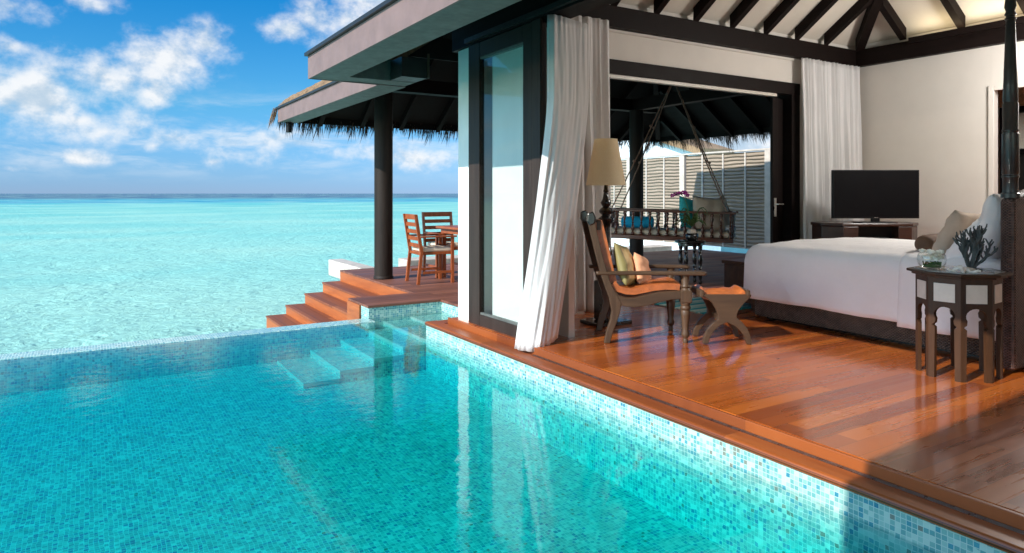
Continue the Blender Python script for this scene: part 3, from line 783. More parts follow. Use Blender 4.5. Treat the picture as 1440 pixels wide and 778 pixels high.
# ================================================================== veranda over the deck
ver = thing('veranda', (6.4, 8.6, -0.06), 'dark thatched veranda roof on round posts over the deck', 'pavilion', world=True)
VX0, VX1, VY1, VZ = 2.47, 10.35, 10.85, 2.50
VM = (VX0 + VX1) / 2; VR = VZ + PT * (VM - VX0); vyh = VY1 - (VR - VZ) / PT
vy0 = 6.54
vp = [[(VX0, vy0, VZ), (VX0, VY1, VZ), (VM, vyh, VR), (VM, vy0, VR)], [(VX1, VY1, VZ), (VX1, vy0, VZ), (VM, vy0, VR), (VM, vyh, VR)],
      [(VX0, VY1, VZ), (VX1, VY1, VZ), (VM, vyh, VR)]]
mb = MB()
for p in vp: mb.slab([(a, b, c + 0.04) for a, b, c in p], 0.16)
mb.build('roof', 'thatch', ver)
mb = MB()
for p in vp: mb.slab([(a, b, c - 0.125) for a, b, c in p], 0.03)
mb.build('soffit', 'soffit', ver)
mb = MB(); mb.add([(VX0 + .3, vy0 - 0.02, 2.6), (VX1 - .3, vy0 - 0.02, 2.6), (VM, vy0 - 0.02, VR - .1), (VX0 + .3, vy0 + 0.0, 2.6), (VX1 - .3, vy0 + 0.0, 2.6), (VM, vy0 + 0.0, VR - .1)],
                  [(0, 1, 2), (5, 4, 3), (0, 3, 4, 1), (1, 4, 5, 2), (2, 5, 3, 0)])
mb.build('gable_board', 'soffit', ver)
o3 = 0.158
for k in range(11):
    x = 3.1 + 0.68 * k
    L = min(x - VX0, VX1 - x, 3.2) - 0.15
    ye = VY1 - 0.05 - max(0.3, L)
    rafter((x, VY1 - 0.05, VZ + PT * .05 - o3), (x, ye, VZ + PT * (VY1 - ye) - o3), 0.07, 0.12).build('rafter', 'dark_wood', ver)
for k in range(6):
    y = 10.15 - 0.66 * k
    L = min(VY1 - y, 3.2) - 0.15
    for sx_, xe in ((1, VX0 + 0.33), (-1, VX1 - 0.05)):
        r0 = abs(xe - (VX0 if sx_ > 0 else VX1))
        r1 = r0 + max(0.3, L)
        x1 = VX0 + r1 if sx_ > 0 else VX1 - r1
        rafter((xe, y, VZ + PT * r0 - o3), (x1, y, VZ + PT * r1 - o3), 0.07, 0.12).build('rafter', 'dark_wood', ver)
for sx_, x0 in ((1, VX0 + 0.2), (-1, VX1 - 0.2)):
    rafter((x0, VY1 - .2, VZ + .14 - o3), (x0 + sx_ * 3.2, VY1 - 3.4, VZ + PT * 3.4 - o3), 0.09, 0.16).build('hip_rafter', 'dark_wood', ver)
g = MB().box(2.475, 2.76, 6.56, 10.77, 2.285, 2.478).build('box_gutter', 'grey_soffit', ver)
MB().box(2.453, 2.474, 6.56, 10.79, 2.281, 2.482).build('fascia', 'fascia', g)
MB().tube([(2.60, 10.72, 2.13), (2.60, 10.72, 2.30)], 0.045, 12).build('downspout', 'black', g, smooth=40)
MB().box(2.425, 2.52, 6.56, 10.82, 2.484, 2.512).build('flashing', 'flash', ver)
MB().box(2.78, 10.3, 10.79, 10.83, 2.29, 2.46).build('eave_board', 'soffit', ver)
MB().box(10.29, 10.33, 6.56, 10.78, 2.29, 2.46).build('eave_board', 'soffit', ver)
mb = MB(); mb.box(2.9, 9.0, 9.45, 9.63, 2.70, 2.90); mb.build('beam', 'dark_wood', ver)
MB().box(8.38, 8.54, 6.56, 9.449, 2.70, 2.90).build('beam', 'dark_wood', ver)
MB().box(6.6, 8.379, 7.80, 7.96, 2.97, 3.15).build('swing_beam', 'dark_wood', ver)
for (x, y, r, zb) in ((3.70, 9.62, 0.135, -0.055), (8.46, 9.43, 0.125, -0.055)):
    p = MB().lathe([(r, 0), (r, 2.76)], (x, y), 28, zb).build('post', 'dark_post', ver, smooth=40)
    MB().lathe([(r + .006, 0), (r + .012, 0.005), (r + .012, 0.03), (r + .004, 0.045)], (x, y), 28, zb).build('foot_collar', 'dark_post', p, smooth=40)
def fringe(seed, n, fn):
    """dry palm leaf tips hanging from an eave"""
    rnd = random.Random(seed); mb = MB()
    for i in range(n):
        t = (i + rnd.random()) / n
        x, y, z, dx, dy, ox, oy = fn(t, rnd)
        L = 0.03 + 0.22 * abs(mnoise.noise(Vector((t * 70, seed, 0)))) * 2 + rnd.random() ** 2 * 0.16
        if rnd.random() < 0.05: L += 0.09
        w = 0.0025 + rnd.random() * 0.004
        sx_, sy_ = rnd.uniform(-.25, .25) * L * dx + ox * L * .3, rnd.uniform(-.25, .25) * L * dy + oy * L * .3
        a = (x - dx * w, y - dy * w, z); b = (x + dx * w, y + dy * w, z); c = (x + oy * 0.006, y + ox * 0.006, z)
        mid = (x + sx_ * .5, y + sy_ * .5, z - L * .6)
        m1 = (mid[0] - dx * w * .8, mid[1] - dy * w * .8, mid[2]); m2 = (mid[0] + dx * w * .8, mid[1] + dy * w * .8, mid[2])
        tip = (x + sx_, y + sy_, z - L)
        mb.add([a, b, c, m1, m2, tip], [(0, 1, 4, 3), (3, 4, 5), (0, 3, 2), (1, 2, 4), (2, 3, 5), (2, 5, 4)])
    return mb
fringe(3, 2300, lambda t, r: (2.47 + t * 7.9, 10.84 + r.uniform(-.06, .06), 2.34 + r.uniform(-.03, .05), 1, 0, 0, 1)).build('thatch_fringe', 'fringe', ver)
fringe(5, 1300, lambda t, r: (10.36 + r.uniform(-.06, .06), 6.6 + t * 4.3, 2.34 + r.uniform(-.03, .05), 0, 1, 1, 0)).build('thatch_fringe', 'fringe', ver)
fringe(8, 90, lambda t, r: (2.44 + r.uniform(-.03, .03), 10.80 + t * .12, 2.50 + r.uniform(-.03, .02), 0, 1, -1, 0)).build('thatch_fringe', 'thatch', ver)
# shaggy thatch lip lying on the fascia edge
rnd = random.Random(11); mb = MB()
for i in range(420):
    y = 6.6 + 4.2 * i / 420 + rnd.uniform(-.02, .02); L = rnd.uniform(.10, .22); z0 = 2.545 + rnd.uniform(0, .02)
    mb.add([(2.47 + L, y - .012, z0 + L * .7), (2.47 + L, y + .012, z0 + L * .7), (2.47 - rnd.uniform(0, .03), y + rnd.uniform(-.02, .02), z0 - .025), (2.47 + L, y, z0 + L * .7 + .02)], [(0, 1, 2), (0, 2, 3), (1, 3, 2), (0, 3, 1)])
mb.build('thatch_lip', 'thatch', ver)

# ================================================================== wing beside the photographer: shades the near end of the pool
wing = thing('side_wing', (0.3, -1.5, -0.06), 'thatched side wing at the near end of the pool, out of the picture', 'building', world=True)
MB().box(-1.4, -1.2, -4.0, 1.10, -1.2, 2.6).build('wall', 'white_wall', wing)
MB().slab([(-1.75, -4.2, 2.65), (-1.75, 1.17, 2.65), (2.9, 1.17, 5.3), (2.9, -4.2, 5.3)], 0.15).build('roof', 'thatch', wing)

# ================================================================== privacy fence and neighbour
fence = thing('privacy_fence', (11.75, 11.6, 0), 'tall grey slatted privacy fence with white posts behind the swing deck', 'fence', world=True)
py = [7.2, 9.1, 11.46, 13.30, 15.1]
for i in range(4):
    pn = MB().box(11.72, 11.76, py[i] + .09, py[i + 1] - .09, 0.04, 2.06).build('slat_panel', 'fence', fence)
    n = 3 if i in (0, 2, 3) else 4
    for k in range(1, n):
        yy = py[i] + (py[i + 1] - py[i]) * k / n
        MB().box(11.695, 11.719, yy - .018, yy + .018, 0.04, 2.06).build('batten', 'fence_post', pn)
for y in py: MB().box(11.66, 11.80, y - .075, y + .075, -0.05, 2.075).build('post', 'fence_post', fence, bevel=0.006)
MB().box(11.67, 11.79, 7.1, 15.2, 2.078, 2.115).build('cap_rail', 'fence_post', fence, bevel=0.004)
nb = thing('neighbour_villa', (22, 24, 0), 'pale neighbouring villa gable showing above the fence', 'building', world=True)
mb = MB(); mb.prism([(18.9, -1.2), (29.1, -1.2), (29.1, 2.75), (24.0, 4.25), (18.9, 2.75)], 'x', 20.1, 21.4)
mb.build('wall', 'pale_roof', nb)
mb = MB()
for sgn in (-1, 1):
    vs = []
    for x in (19.7, 21.6):
        for (q, dz) in ((0, .02), (5.6, -1.62), (5.6, -1.36), (0, .30)):
            vs.append((x, 24 + sgn * q, 4.27 + dz))
    mb.add(vs, [(0, 1, 2, 3), (7, 6, 5, 4), (0, 4, 5, 1), (1, 5, 6, 2), (2, 6, 7, 3), (3, 7, 4, 0)])
mb.build('roof', 'thatch', nb)
FILL_LAMP, COVE = 37.0, 5.0

def emit(name, col, st):
    m, t, out = newmat(name); e = t.new('ShaderNodeEmission'); t.put(e.inputs[0], (*col, 1)); e.inputs[1].default_value = st
    t.l.new(e.outputs[0], out.inputs[0]); return m

# ================================================================== curtains
def lerp(a, b, t): return a + (b - a) * t
def polyline(pts, t):
    """point and horizontal normal at fraction t of a polyline"""
    L = [0.0]
    for a, b in zip(pts, pts[1:]): L.append(L[-1] + math.dist(a, b))
    d = t * L[-1]
    for i in range(len(pts) - 1):
        if d <= L[i + 1] or i == len(pts) - 2:
            q = (d - L[i]) / max(1e-6, L[i + 1] - L[i])
            return [lerp(pts[i][k], pts[i + 1][k], q) for k in range(len(pts[0]))]
def curtain(name, top, bot, label, folds, amp_t, amp_b, power=1.0, nu=120, nv=36, seed=0, sharp=1.0):
    """cloth between a gathered top line and a hem line; folds run down it"""
    def fn(u, s):
        a = polyline(top, u); b = polyline(bot, u)
        w = (1 - s) ** power if power < 5 else max(0.0, (0.76 - s) / 0.76) ** 1.22
        p = [lerp(a[k], b[k], w) for k in range(2)]; z = lerp(b[2], a[2], s)
        e0 = polyline(top, max(0, u - .02)); e1 = polyline(top, min(1, u + .02)); f0 = polyline(bot, max(0, u - .06)); f1 = polyline(bot, min(1, u + .06))
        tx = lerp(e1[0] - e0[0], f1[0] - f0[0], w); ty = lerp(e1[1] - e0[1], f1[1] - f0[1], w); l = math.hypot(tx, ty) or 1
        ph = 2 * math.pi * folds * u + 1.3 * mnoise.noise(Vector((u * 5, seed, s * 0.7)))
        amp = lerp(amp_b, amp_t, s) * (0.65 + 0.7 * mnoise.noise(Vector((u * folds * .8, seed + 4, s * 1.5))))
        q = math.sin(ph) + 0.35 * math.sin(2.3 * ph + seed)
        off = amp * q + 0.012 * mnoise.noise(Vector((u * 14, s * 5, seed + 9)))
        x = p[0] - ty / l * off; y = p[1] + tx / l * off
        z += 0.012 * math.sin(ph * .5 + seed) * (1 - s)
        return (x, y, z)
    mb = MB().grid(fn, nu, nv)
    o = mb.build(name, 'curtain', smooth=60)
    so = o.modifiers.new('thickness', 'SOLIDIFY'); so.thickness = 0.003
    return tag(o, label, 'curtain')
curtain('curtain', [(2.995, 4.345, 2.57), (3.03, 4.305, 2.57), (3.25, 4.36, 2.57), (3.45, 4.42, 2.57)], [(2.882, 4.64, -0.045), (2.90, 4.575, -0.05), (2.935, 4.51, -0.045), (2.99, 4.455, -0.02), (3.09, 4.475, 0.0), (3.20, 4.50, 0.03)],
        'white curtain billowing out over the sill at the open pool side', 2.0, 0.0055, 0.0025, 9, seed=1)
curtain('curtain', [(3.26, 5.00, 2.98), (3.45, 5.42, 2.98), (3.9, 5.50, 2.98), (4.56, 5.50, 2.98)], [(3.34, 5.05, 0.01), (3.55, 5.45, 0.01), (3.95, 5.50, 0.01), (4.60, 5.50, 0.01)],
        'white gathered curtain hanging straight in the corner behind the floor lamp', 13, 0.035, 0.05, 1.0, nu=200, seed=3)
curtain('curtain', [(7.94, 5.66, 2.975), (9.22, 5.66, 2.975)], [(7.96, 5.60, 0.01), (9.20, 5.60, 0.01)],
        'white gathered curtain hanging behind the television right of the swing door', 15, 0.03, 0.05, 1.0, nu=200, seed=6)

# ================================================================== floor lamp
lamp = thing('floor_lamp', (4.06, 4.94, 0), 'black turned floor lamp with a tapered amber shade', 'lamp')
MB().box(-.19, .19, -.15, .15, 0.0, 0.035).build('base_plate', 'ebony', lamp, bevel=0.008)
MB().prism([(-.085, -.085), (.085, -.085), (.085, .085), (-.085, .085)], 'z', 0.035, 0.40).build('plinth', 'ebony', lamp, bevel=0.02)
prof = [(.085, .40), (.06, .42), (.05, .45), (.04, .50), (.036, .60), (.055, .64), (.06, .665), (.045, .69), (.036, .72), (.036, .88), (.045, .92), (.07, .95), (.072, .97), (.05, .985), (.035, 1.0),
        (.06, 1.02), (.065, 1.04), (.05, 1.06), (.03, 1.075), (.045, 1.10), (.05, 1.115), (.035, 1.14), (.022, 1.19), (.018, 1.21), (.026, 1.22), (.018, 1.235), (.014, 1.30)]
MB().lathe(prof, seg=24).build('turned_pole', 'ebony', lamp, smooth=50)
sh = MB(); n = 40; vs = []; fs = []
for (r, z) in ((.182, 1.275), (.105, 1.70), (.103, 1.70), (.180, 1.275)):
    for k in range(n): vs.append((r * math.cos(2 * math.pi * k / n), r * math.sin(2 * math.pi * k / n), z))
for i in range(4):
    for k in range(n): fs.append((i * n + k, i * n + (k + 1) % n, ((i + 1) % 4) * n + (k + 1) % n, ((i + 1) % 4) * n + k))
sh.add(vs, fs).build('lamp_shade', 'shade', lamp, smooth=40)

# ================================================================== plantation chair (built in profile: x forward, y across, z up)
FR = R(-YAW)
def pxu(pts, x0=857, y0=483, k=176.0): return [((x - x0) / k, (y0 - y) / k) for x, y in pts]
chair = thing('armchair', (3.545, 4.269, 0), 'wooden plantation chair with long arms and a tan leather sling seat', 'chair', rz=FR)
W = 0.56
stile = pxu([(826, 303), (835, 303), (840, 328), (848, 362), (858, 396), (866, 412), (874, 426), (872, 440), (868, 452), (862, 468), (858, 483), (849.5, 483), (853, 466), (858.5, 450), (860.5, 438), (857, 420), (846, 390), (836, 352), (828, 318)])
railp = pxu([(862, 404), (870, 415.5), (880, 418.5), (893, 419), (910, 415), (927, 411), (945, 409.5), (959, 409), (959, 421), (945, 422), (930, 425), (912, 430), (895, 432.5), (882, 432), (873, 430), (868, 425)])
for yy, nm in ((0.0, 'side_frame'), (W - .05, 'side_frame')):
    s = MB().prism(stile, 'y', yy, yy + .05).build(nm, 'olive_wood_z', chair, bevel=0.006)
    MB().prism(railp, 'y', yy + .004, yy + .046).build('seat_rail', 'olive_wood', s, bevel=0.006)
    MB().prism(pxu([(825, 311), (826, 300), (834, 297), (838, 306), (836, 315), (829, 318)]), 'y', yy - .006, yy + .056).build('scroll_end', 'ebony', s, bevel=0.01)
def ribbon(top_pts, th, y0, y1, crown=0.0):
    """upholstered strip: profile thickened, crowned across its width"""
    P = [Vector((a, b)) for a, b in top_pts]; n = len(P); mb = MB(); vs = []; fs = []; m = 8
    for j in range(m + 1):
        y = lerp(y0, y1, j / m); cr = crown * math.sin(math.pi * j / m) ** .6
        for i in range(n):
            t = (P[min(i + 1, n - 1)] - P[max(i - 1, 0)]).normalized(); nr = Vector((-t.y, t.x))
            a = P[i] + nr * cr; b = P[i] - nr * th
            vs += [(a.x, y, a.y), (b.x, y, b.y)]
    st = 2 * n
    for j in range(m):
        for i in range(n - 1):
            q = j * st + 2 * i
            fs += [(q, q + 2, q + st + 2, q + st), (q + 1, q + st + 1, q + st + 3, q + 3)]
        q = j * st; fs += [(q, q + st, q + st + 1, q + 1)]; q = j * st + 2 * (n - 1); fs += [(q, q + 1, q + st + 1, q + st)]
    for j, f in ((0, 1), (m, 0)):
        for i in range(n - 1):
            q = j * st + 2 * i; fs.append((q, q + 1, q + 3, q + 2))
    return mb.add(vs, fs)
ribbon(pxu([(848, 311), (853, 330), (858, 352), (864, 378), (869, 397)]), 0.075, .052, W - .052, 0.012).build('backrest', 'leather', chair, smooth=50)
ribbon(pxu([(866, 396), (872, 403), (882, 406), (893, 406.5), (905, 404), (920, 401), (935, 399.5), (950, 399.5), (958, 400.5)]), 0.05, .03, W - .03, 0.012).build('seat_cushion', 'leather', chair, smooth=50)
lx = (965 - 857) / 176
lp = [(.020, 0), (.022, .02), (.017, .035), (.030, .055), (.034, .075), (.024, .10), (.028, .14), (.036, .22), (.040, .255), (.032, .265), (.042, .275), (.042, .29), (.034, .30), (.040, .315), (.040, .325)]
up = [(.038, .425), (.030, .44), (.038, .455), (.030, .47), (.034, .50), (.028, .515), (.036, .535), (.036, .55)]
for yy in (.025, W - .025):
    l = MB().lathe(lp, (lx, yy), 20).build('front_leg', 'olive_wood_z', chair, smooth=50)
    MB().box(lx - .043, lx + .043, yy - .043, yy + .043, .325, .425).build('leg_block', 'olive_wood_z', l, bevel=0.006)
    MB().lathe(up, (lx, yy), 20).build('arm_post', 'olive_wood_z', l, smooth=50)
    mb = MB()
    s = -1 if yy < .1 else 1
    out = [(-.105, .03), (-.105, -.03), (.25, -.035), (.50, -.045), (.66, -.06), (.755, -.065), (.775, -.04), (.775, .04), (.755, .065), (.66, .05), (.50, .035), (.25, .03)]
    mb.prism([(a, yy + s * -b) for a, b in out], 'z', .545, .575)
    mb.build('armrest', 'olive_wood', chair, bevel=0.010)
MB().box(.62, .66, .05, W - .05, .37, .42).build('front_rail', 'olive_wood', chair, bevel=0.005)
MB().box(-.10, -.06, .05, W - .05, .90, .985).build('top_rail', 'olive_wood', chair, bevel=0.008)

# ------------------------------------------------------------------ cushions
def pillow_mesh(w, h, t, seed=0, n=18, pinch=0.06, wrinkle=0.012, square=4.0):
    """a stuffed cushion in the x-z plane, thickness along y"""
    mb = MB(); vs = []; idx = {}
    def pt(i, j, sgn):
        u = -1 + 2 * i / n; v = -1 + 2 * j / n
        edge = max(0.0, (1 - abs(u) ** square)) ** .5 * max(0.0, (1 - abs(v) ** square)) ** .5
        k = 1 - pinch * (1 - abs(v) ** 2) * abs(u) ** 3; k2 = 1 - pinch * (1 - abs(u) ** 2) * abs(v) ** 3
        x = u * w / 2 * k; z = v * h / 2 * k2
        wr = wrinkle * mnoise.noise(Vector((u * 2.2 + seed, v * 2.2, sgn * 3.0 + seed))) + .4 * wrinkle * mnoise.noise(Vector((u * 6 + seed, v * 6, sgn * 3.0)))
        y = sgn * (t / 2 * edge * (1 - 0.25 * (u * u + v * v) / 2)) + wr * (0.3 + edge)
        return (x, y, z)
    fs = []
    for sgn in (1, -1):
        for j in range(n + 1):
            for i in range(n + 1):
                border = i in (0, n) or j in (0, n)
                key = (i, j, 0 if border else sgn)
                if key not in idx: idx[key] = len(vs); vs.append(pt(i, j, sgn if not border else 0))
        g = lambda i, j: idx[(i, j, 0 if (i in (0, n) or j in (0, n)) else sgn)]
        for j in range(n):
            for i in range(n):
                q = (g(i, j), g(i + 1, j), g(i + 1, j + 1), g(i, j + 1)); fs.append(q if sgn < 0 else q[::-1])
    mb.add(vs, fs); return mb
def pillow(name, w, h, t, mat, loc, rot, label, cat='cushion', seed=0, group=None, **kw):
    o = pillow_mesh(w, h, t, seed, **kw).build(name, mat, smooth=180)
    o.location = loc; o.rotation_euler = rot
    return tag(o, label, cat, group)
def on_chair(u, y, z):
    c, s = math.cos(FR), math.sin(FR)
    return (3.545 + u * c - y * s, 4.269 + u * s + y * c, z)
pillow('cushion', .37, .37, .13, 'yellow_pillow', on_chair(.165, .22, .60), (R(-18), R(10), FR + R(66)), 'yellow cushion with olive bands leaning on the leather chair back', seed=2, square=2.6)
pillow('cushion', .27, .27, .11, 'peach', on_chair(.31, .26, .555), (R(-14), R(14), FR + R(60)), 'small peach cushion in front of the yellow one on the leather chair', seed=5, square=2.6)

# ================================================================== footstool
stool = thing('footstool', (4.15, 3.84, 0), 'arched wooden footstool with a tan leather seat in front of the plantation chair', 'stool', rz=FR)
def spx(pts): return [((860 + x / 5.985 - 987) / 179.0, (487 - (370 + y / 5.985)) / 179.0) for x, y in pts]
panel = spx([(765, 275), (1165, 275), (1165, 292), (1105, 350), (1060, 405), (1042, 450), (1045, 475), (1090, 510), (1130, 560), (1158, 620), (1170, 700), (1132, 700), (1115, 640), (1080, 590), (1030, 545), (960, 512), (895, 540), (850, 585), (815, 640), (802, 695), (755, 692), (765, 635), (795, 570), (840, 520), (885, 488), (888, 455), (870, 405), (835, 345), (765, 290)])
for yy in (0.0, .30):
    MB().prism(panel, 'y', yy, yy + .04).build('side_panel', 'olive_wood', stool, bevel=0.005)
MB().box(.15, .20, .041, .299, .17, .21).build('stretcher', 'olive_wood', stool, bevel=0.004)
seatl = [(.000, .425), (.03, .405), (.07, .398), (.12, .402), (.17, .405), (.22, .402), (.27, .396), (.305, .402), (.335, .42)]
ribbon(seatl, 0.05, .025, .315, 0.03).build('leather_seat', 'leather', stool, smooth=50)
for (a, b) in ((-.028, .004), (.338, .37)):
    MB().box(a, b, -.004, .344, .375, .432).build('end_rail', 'olive_wood', stool, bevel=0.008)

# ================================================================== rug, chest
r_ = MB().box(5.19, 7.35, 4.79, 5.58, 0.001, 0.012).build('rug', 'rug', bevel=0.003)
tag(r_, 'flat woven rug with teal and pale stripes under the chest', 'rug')
ch = thing('blanket_chest', (6.5, 4.88, 0), 'low dark brown wooden chest at the foot of the bed', 'chest', world=True)
MB().box(5.81, 7.3, 4.67, 5.09, 0.06, 0.45).build('body', 'chest_brown', ch, bevel=0.006)
MB().box(5.79, 7.32, 4.65, 5.11, 0.451, 0.485).build('lid', 'chest_brown', ch, bevel=0.008)
for (x, y) in ((5.83, 4.69), (7.22, 4.69), (5.83, 5.01), (7.22, 5.01)):
    MB().box(x, x + .06, y, y + .06, 0.012, 0.059).build('foot', 'chest_brown', ch)

# ================================================================== bed
bed = thing('bed', (6.4, 3.3, 0), 'large bed with white linen and a dark wicker base', 'bed', world=True)
MB().box(5.47, 7.42, 2.215, 4.42, 0.025, 0.30).build('bed_base', 'wicker_base', bed, bevel=0.012)
MB().box(5.55, 7.34, 2.4, 4.34, 0.0, 0.024).build('plinth', 'black', bed)
def duvet(x0, x1, y0, y1, zt, zh, rad, foot=True, seed=0, out=0.0, nu=64, nv=60):
    """coverlet: crosses the bed from hem to hem, rounded at the edge, dropping over the foot"""
    side = zt - zh; wid = x1 - x0
    arc = math.pi / 2 * rad
    L = 2 * (side - rad) + 2 * arc + wid - 2 * rad
    def prof(d):
        if d < side - rad: return (x0 - out * (1 - d / (side - rad)), zh + d)
        d -= side - rad
        if d < arc: a = d / rad; return (x0 + rad - rad * math.cos(a), zt - rad + rad * math.sin(a))
        d -= arc
        if d < wid - 2 * rad: return (x0 + rad + d, zt)
        d -= wid - 2 * rad
        if d < arc: a = d / rad; return (x1 - rad + rad * math.sin(a), zt - rad + rad * math.cos(a))
        d -= arc
        return (x1 + out * d / max(1e-6, side - rad), zt - rad - d)
    Ly = (y1 - y0) + (side if foot else 0)
    def fn(u, v):
        x, z = prof(u * L); d = v * Ly
        if d <= (y1 - y0) - rad or not foot: y = y0 + d; drop = 0
        else:
            e = d - ((y1 - y0) - rad)
            if e < arc: a = e / rad; y = y1 - rad + rad * math.sin(a); drop = rad - rad * math.cos(a)
            else: y = y1 + 0.01; drop = rad + (e - arc)
        z2 = max(min(z, zt - drop), zh) if z > zh + .02 else z
        k = (zt - z2) / side
        wv = mnoise.noise(Vector((x * 1.6, y * 1.6, seed))) * .012 + mnoise.noise(Vector((y * 4.2, x, seed))) * .040 * k + mnoise.noise(Vector((y * 11, x * .5, seed + 2))) * .010 * k
        q = mnoise.noise(Vector((x * 5, y * 5, seed + 3))) * .009
        if z2 < zt - rad * .5:
            x += wv * (1 if u < .5 else -1); z2 += (mnoise.noise(Vector((y * 2.0, x, seed + 7))) * .02) * k
        else: z2 += wv + q + 0.03 * math.sin(math.pi * (x - x0) / wid) * (1 if foot else 1)
        return (x, y, z2)
    return MB().grid(fn, nu, nv)
d1 = duvet(5.40, 7.50, 2.26, 4.47, 0.705, 0.195, 0.10, True, 1, 0.02)
o = d1.build('coverlet', 'linen_white', bed, smooth=80)
so = o.modifiers.new('thickness', 'SOLIDIFY'); so.thickness = 0.012; so.offset = -1
d2 = duvet(5.385, 7.515, 2.245, 2.98, 0.722, 0.165, 0.10, False, 5, 0.03, 64, 20)
o = d2.build('turned_sheet', 'linen_white', bed, smooth=80)
so = o.modifiers.new('thickness', 'SOLIDIFY'); so.thickness = 0.012; so.offset = -1
mb = MB(); mb.prism([(5.20, 0.02), (7.65, 0.02), (7.65, 1.17), (7.3, 1.24), (6.42, 1.27), (5.55, 1.24), (5.31, 1.19), (5.20, 1.165)], 'y', 2.125, 2.212)
mb.build('headboard', 'wicker', bed, bevel=0.03, bseg=3)
pp = [(.055, 1.17), (.056, 1.20), (.045, 1.205), (.045, 1.30), (.050, 1.305), (.050, 1.318), (.046, 1.322), (.046, 1.328), (.050, 1.332), (.049, 1.60), (.043, 1.604), (.043, 1.612), (.048, 1.617), (.048, 1.626), (.044, 1.63), (.046, 1.80),
      (.041, 1.805), (.041, 1.815), (.045, 1.82), (.040, 1.95), (.030, 2.25), (.026, 2.36), (.033, 2.365), (.033, 2.375), (.026, 2.38), (.026, 2.39), (.033, 2.395), (.034, 2.40), (.026, 2.42), (.036, 2.45), (.030, 2.50), (.020, 2.53), (.034, 2.58), (.028, 2.63), (.0, 2.66)]
for x in (5.258, 7.58):
    MB().lathe(pp, (x, 2.168), 24).build('bed_post', 'post_grey', bed, smooth=50)
# pillows on the bed
pillow('pillow', .62, .56, .20, 'linen_white', (5.70, 2.40, .95), (R(17), R(-4), 0), 'big white pillow leaning against the wicker headboard', 'pillow', 3, wrinkle=.03, pinch=.05)
pillow('pillow', .58, .40, .17, 'linen_white', (5.72, 2.55, .84), (R(40), R(2), 0), 'lower white pillow lying slanted under the big one at the headboard', 'pillow', 9, wrinkle=.03, pinch=.05)
pillow('pillow', .50, .40, .15, 'beige', (5.80, 2.74, .875), (R(24), R(4), 0), 'beige pillow leaning in front of the white pillows on the bed', 'pillow', 12, wrinkle=.02)
o = MB().lathe([(.001, -.26), (.04, -.255), (.065, -.24), (.075, -.20), (.078, 0), (.075, .20), (.065, .24), (.04, .255), (.001, .26)], seg=24).build('bolster', 'brown_cloth', smooth=60)
o.location = (6.02, 3.04, .785); o.rotation_euler = (0, R(90), R(8))
tag(o, 'brown bolster lying on the bed in front of the beige pillow', 'cushion')

# ================================================================== octagonal bedside table
NS = (4.925, 2.335); NR = 0.245
nst = thing('bedside_table', (*NS, 0), 'octagonal dark wood table with keyhole arches and ivory inlays beside the bed', 'table')
A0 = math.pi / 8 + R(6)
def octv(r): return [(r * math.cos(A0 + k * math.pi / 4), r * math.sin(A0 + k * math.pi / 4)) for k in range(8)]
side = 2 * NR * math.sin(math.pi / 8)
h = side / 2
arch = [(-h * .64, 0), (-h * .60, .33), (-h * .78, .345), (-h * .60, .36)]
for k in range(0, 13):
    a = math.pi * (1.18 - 1.36 * k / 12); arch.append((h * .66 * math.cos(a), .415 + .052 * math.sin(a) + .0))
arch += [(h * .60, .36), (h * .78, .345), (h * .60, .33), (h * .64, 0)]
face = [(-h, 0)] + arch + [(h, 0), (h, .655), (-h, .655)]
ap = NR * math.cos(math.pi / 8)
for k in range(8):
    a = A0 + math.pi / 8 + k * math.pi / 4
    mb = MB(); mb.m = Matrix.Rotation(a - math.pi / 2, 4, 'Z') @ Matrix.Translation((0, ap - .022, 0))
    # panel outline extruded outwards, slightly narrowed on its inner side so that neighbours meet at the corner
    n = len(face); sc = (ap - .022) / ap
    vs = [(x * sc, 0, z) for x, z in face] + [(x, .022, z) for x, z in face]
    fs = [tuple(range(n)), tuple(range(2 * n - 1, n - 1, -1))] + [(i, n + i, n + (i + 1) % n, (i + 1) % n) for i in range(n)]
    mb.add(vs, fs)
    p = mb.build('arched_panel', 'olive_wood_z' if False else 'nst_wood', nst)
    mb = MB(); mb.m = Matrix.Rotation(a - math.pi / 2, 4, 'Z') @ Matrix.Translation((0, ap, 0))
    mb.box(-h * .66, h * .66, -.004, .003, .50, .618).build('inlay', 'inlay', p)
MB().prism(octv(.30), 'z', .672, .690).build('table_top', 'nst_wood', nst, bevel=0.005)
MB().prism(octv(.27), 'z', .655, .671).build('top_moulding', 'nst_wood', nst, bevel=0.004)
MB().prism(octv(.255), 'z', .6905, .694).build('marble_inset', 'marble', nst)
# glass bowl with flowers
bw = thing('flower_bowl', (4.80, 2.44, .694), 'round glass bowl with white flowers floating over green stems', 'bowl')
pr = [(.035, 0), (.06, .008), (.082, .035), (.088, .065), (.08, .10), (.064, .122), (.060, .126), (.058, .122), (.076, .098), (.084, .065), (.078, .037), (.057, .012), (.03, .006)]
vs = []; fs = []; n = 32
for r, z in pr:
    for k in range(n): vs.append((r * math.cos(2 * math.pi * k / n), r * math.sin(2 * math.pi * k / n), z))
for i in range(len(pr) - 1):
    for k in range(n): fs.append((i * n + k, i * n + (k + 1) % n, (i + 1) * n + (k + 1) % n, (i + 1) * n + k))
fs.append(tuple(range(n))); fs.append(tuple(range(len(pr) * n - 1, (len(pr) - 1) * n - 1, -1)))
MB().add(vs, fs).build('glass_bowl', 'bowl', bw, smooth=60)
rnd = random.Random(4)
mb = MB()
for i in range(40):
    a = rnd.uniform(0, 6.28); q = rnd.uniform(0, .062)
    mb.tube([(q * math.cos(a), q * math.sin(a), .014), (q * .9 * math.cos(a + .5), q * .9 * math.sin(a + .5), .05)], .004, 5)
mb.ball((0, 0, .022), (.055, .055, .013), 16, 8)
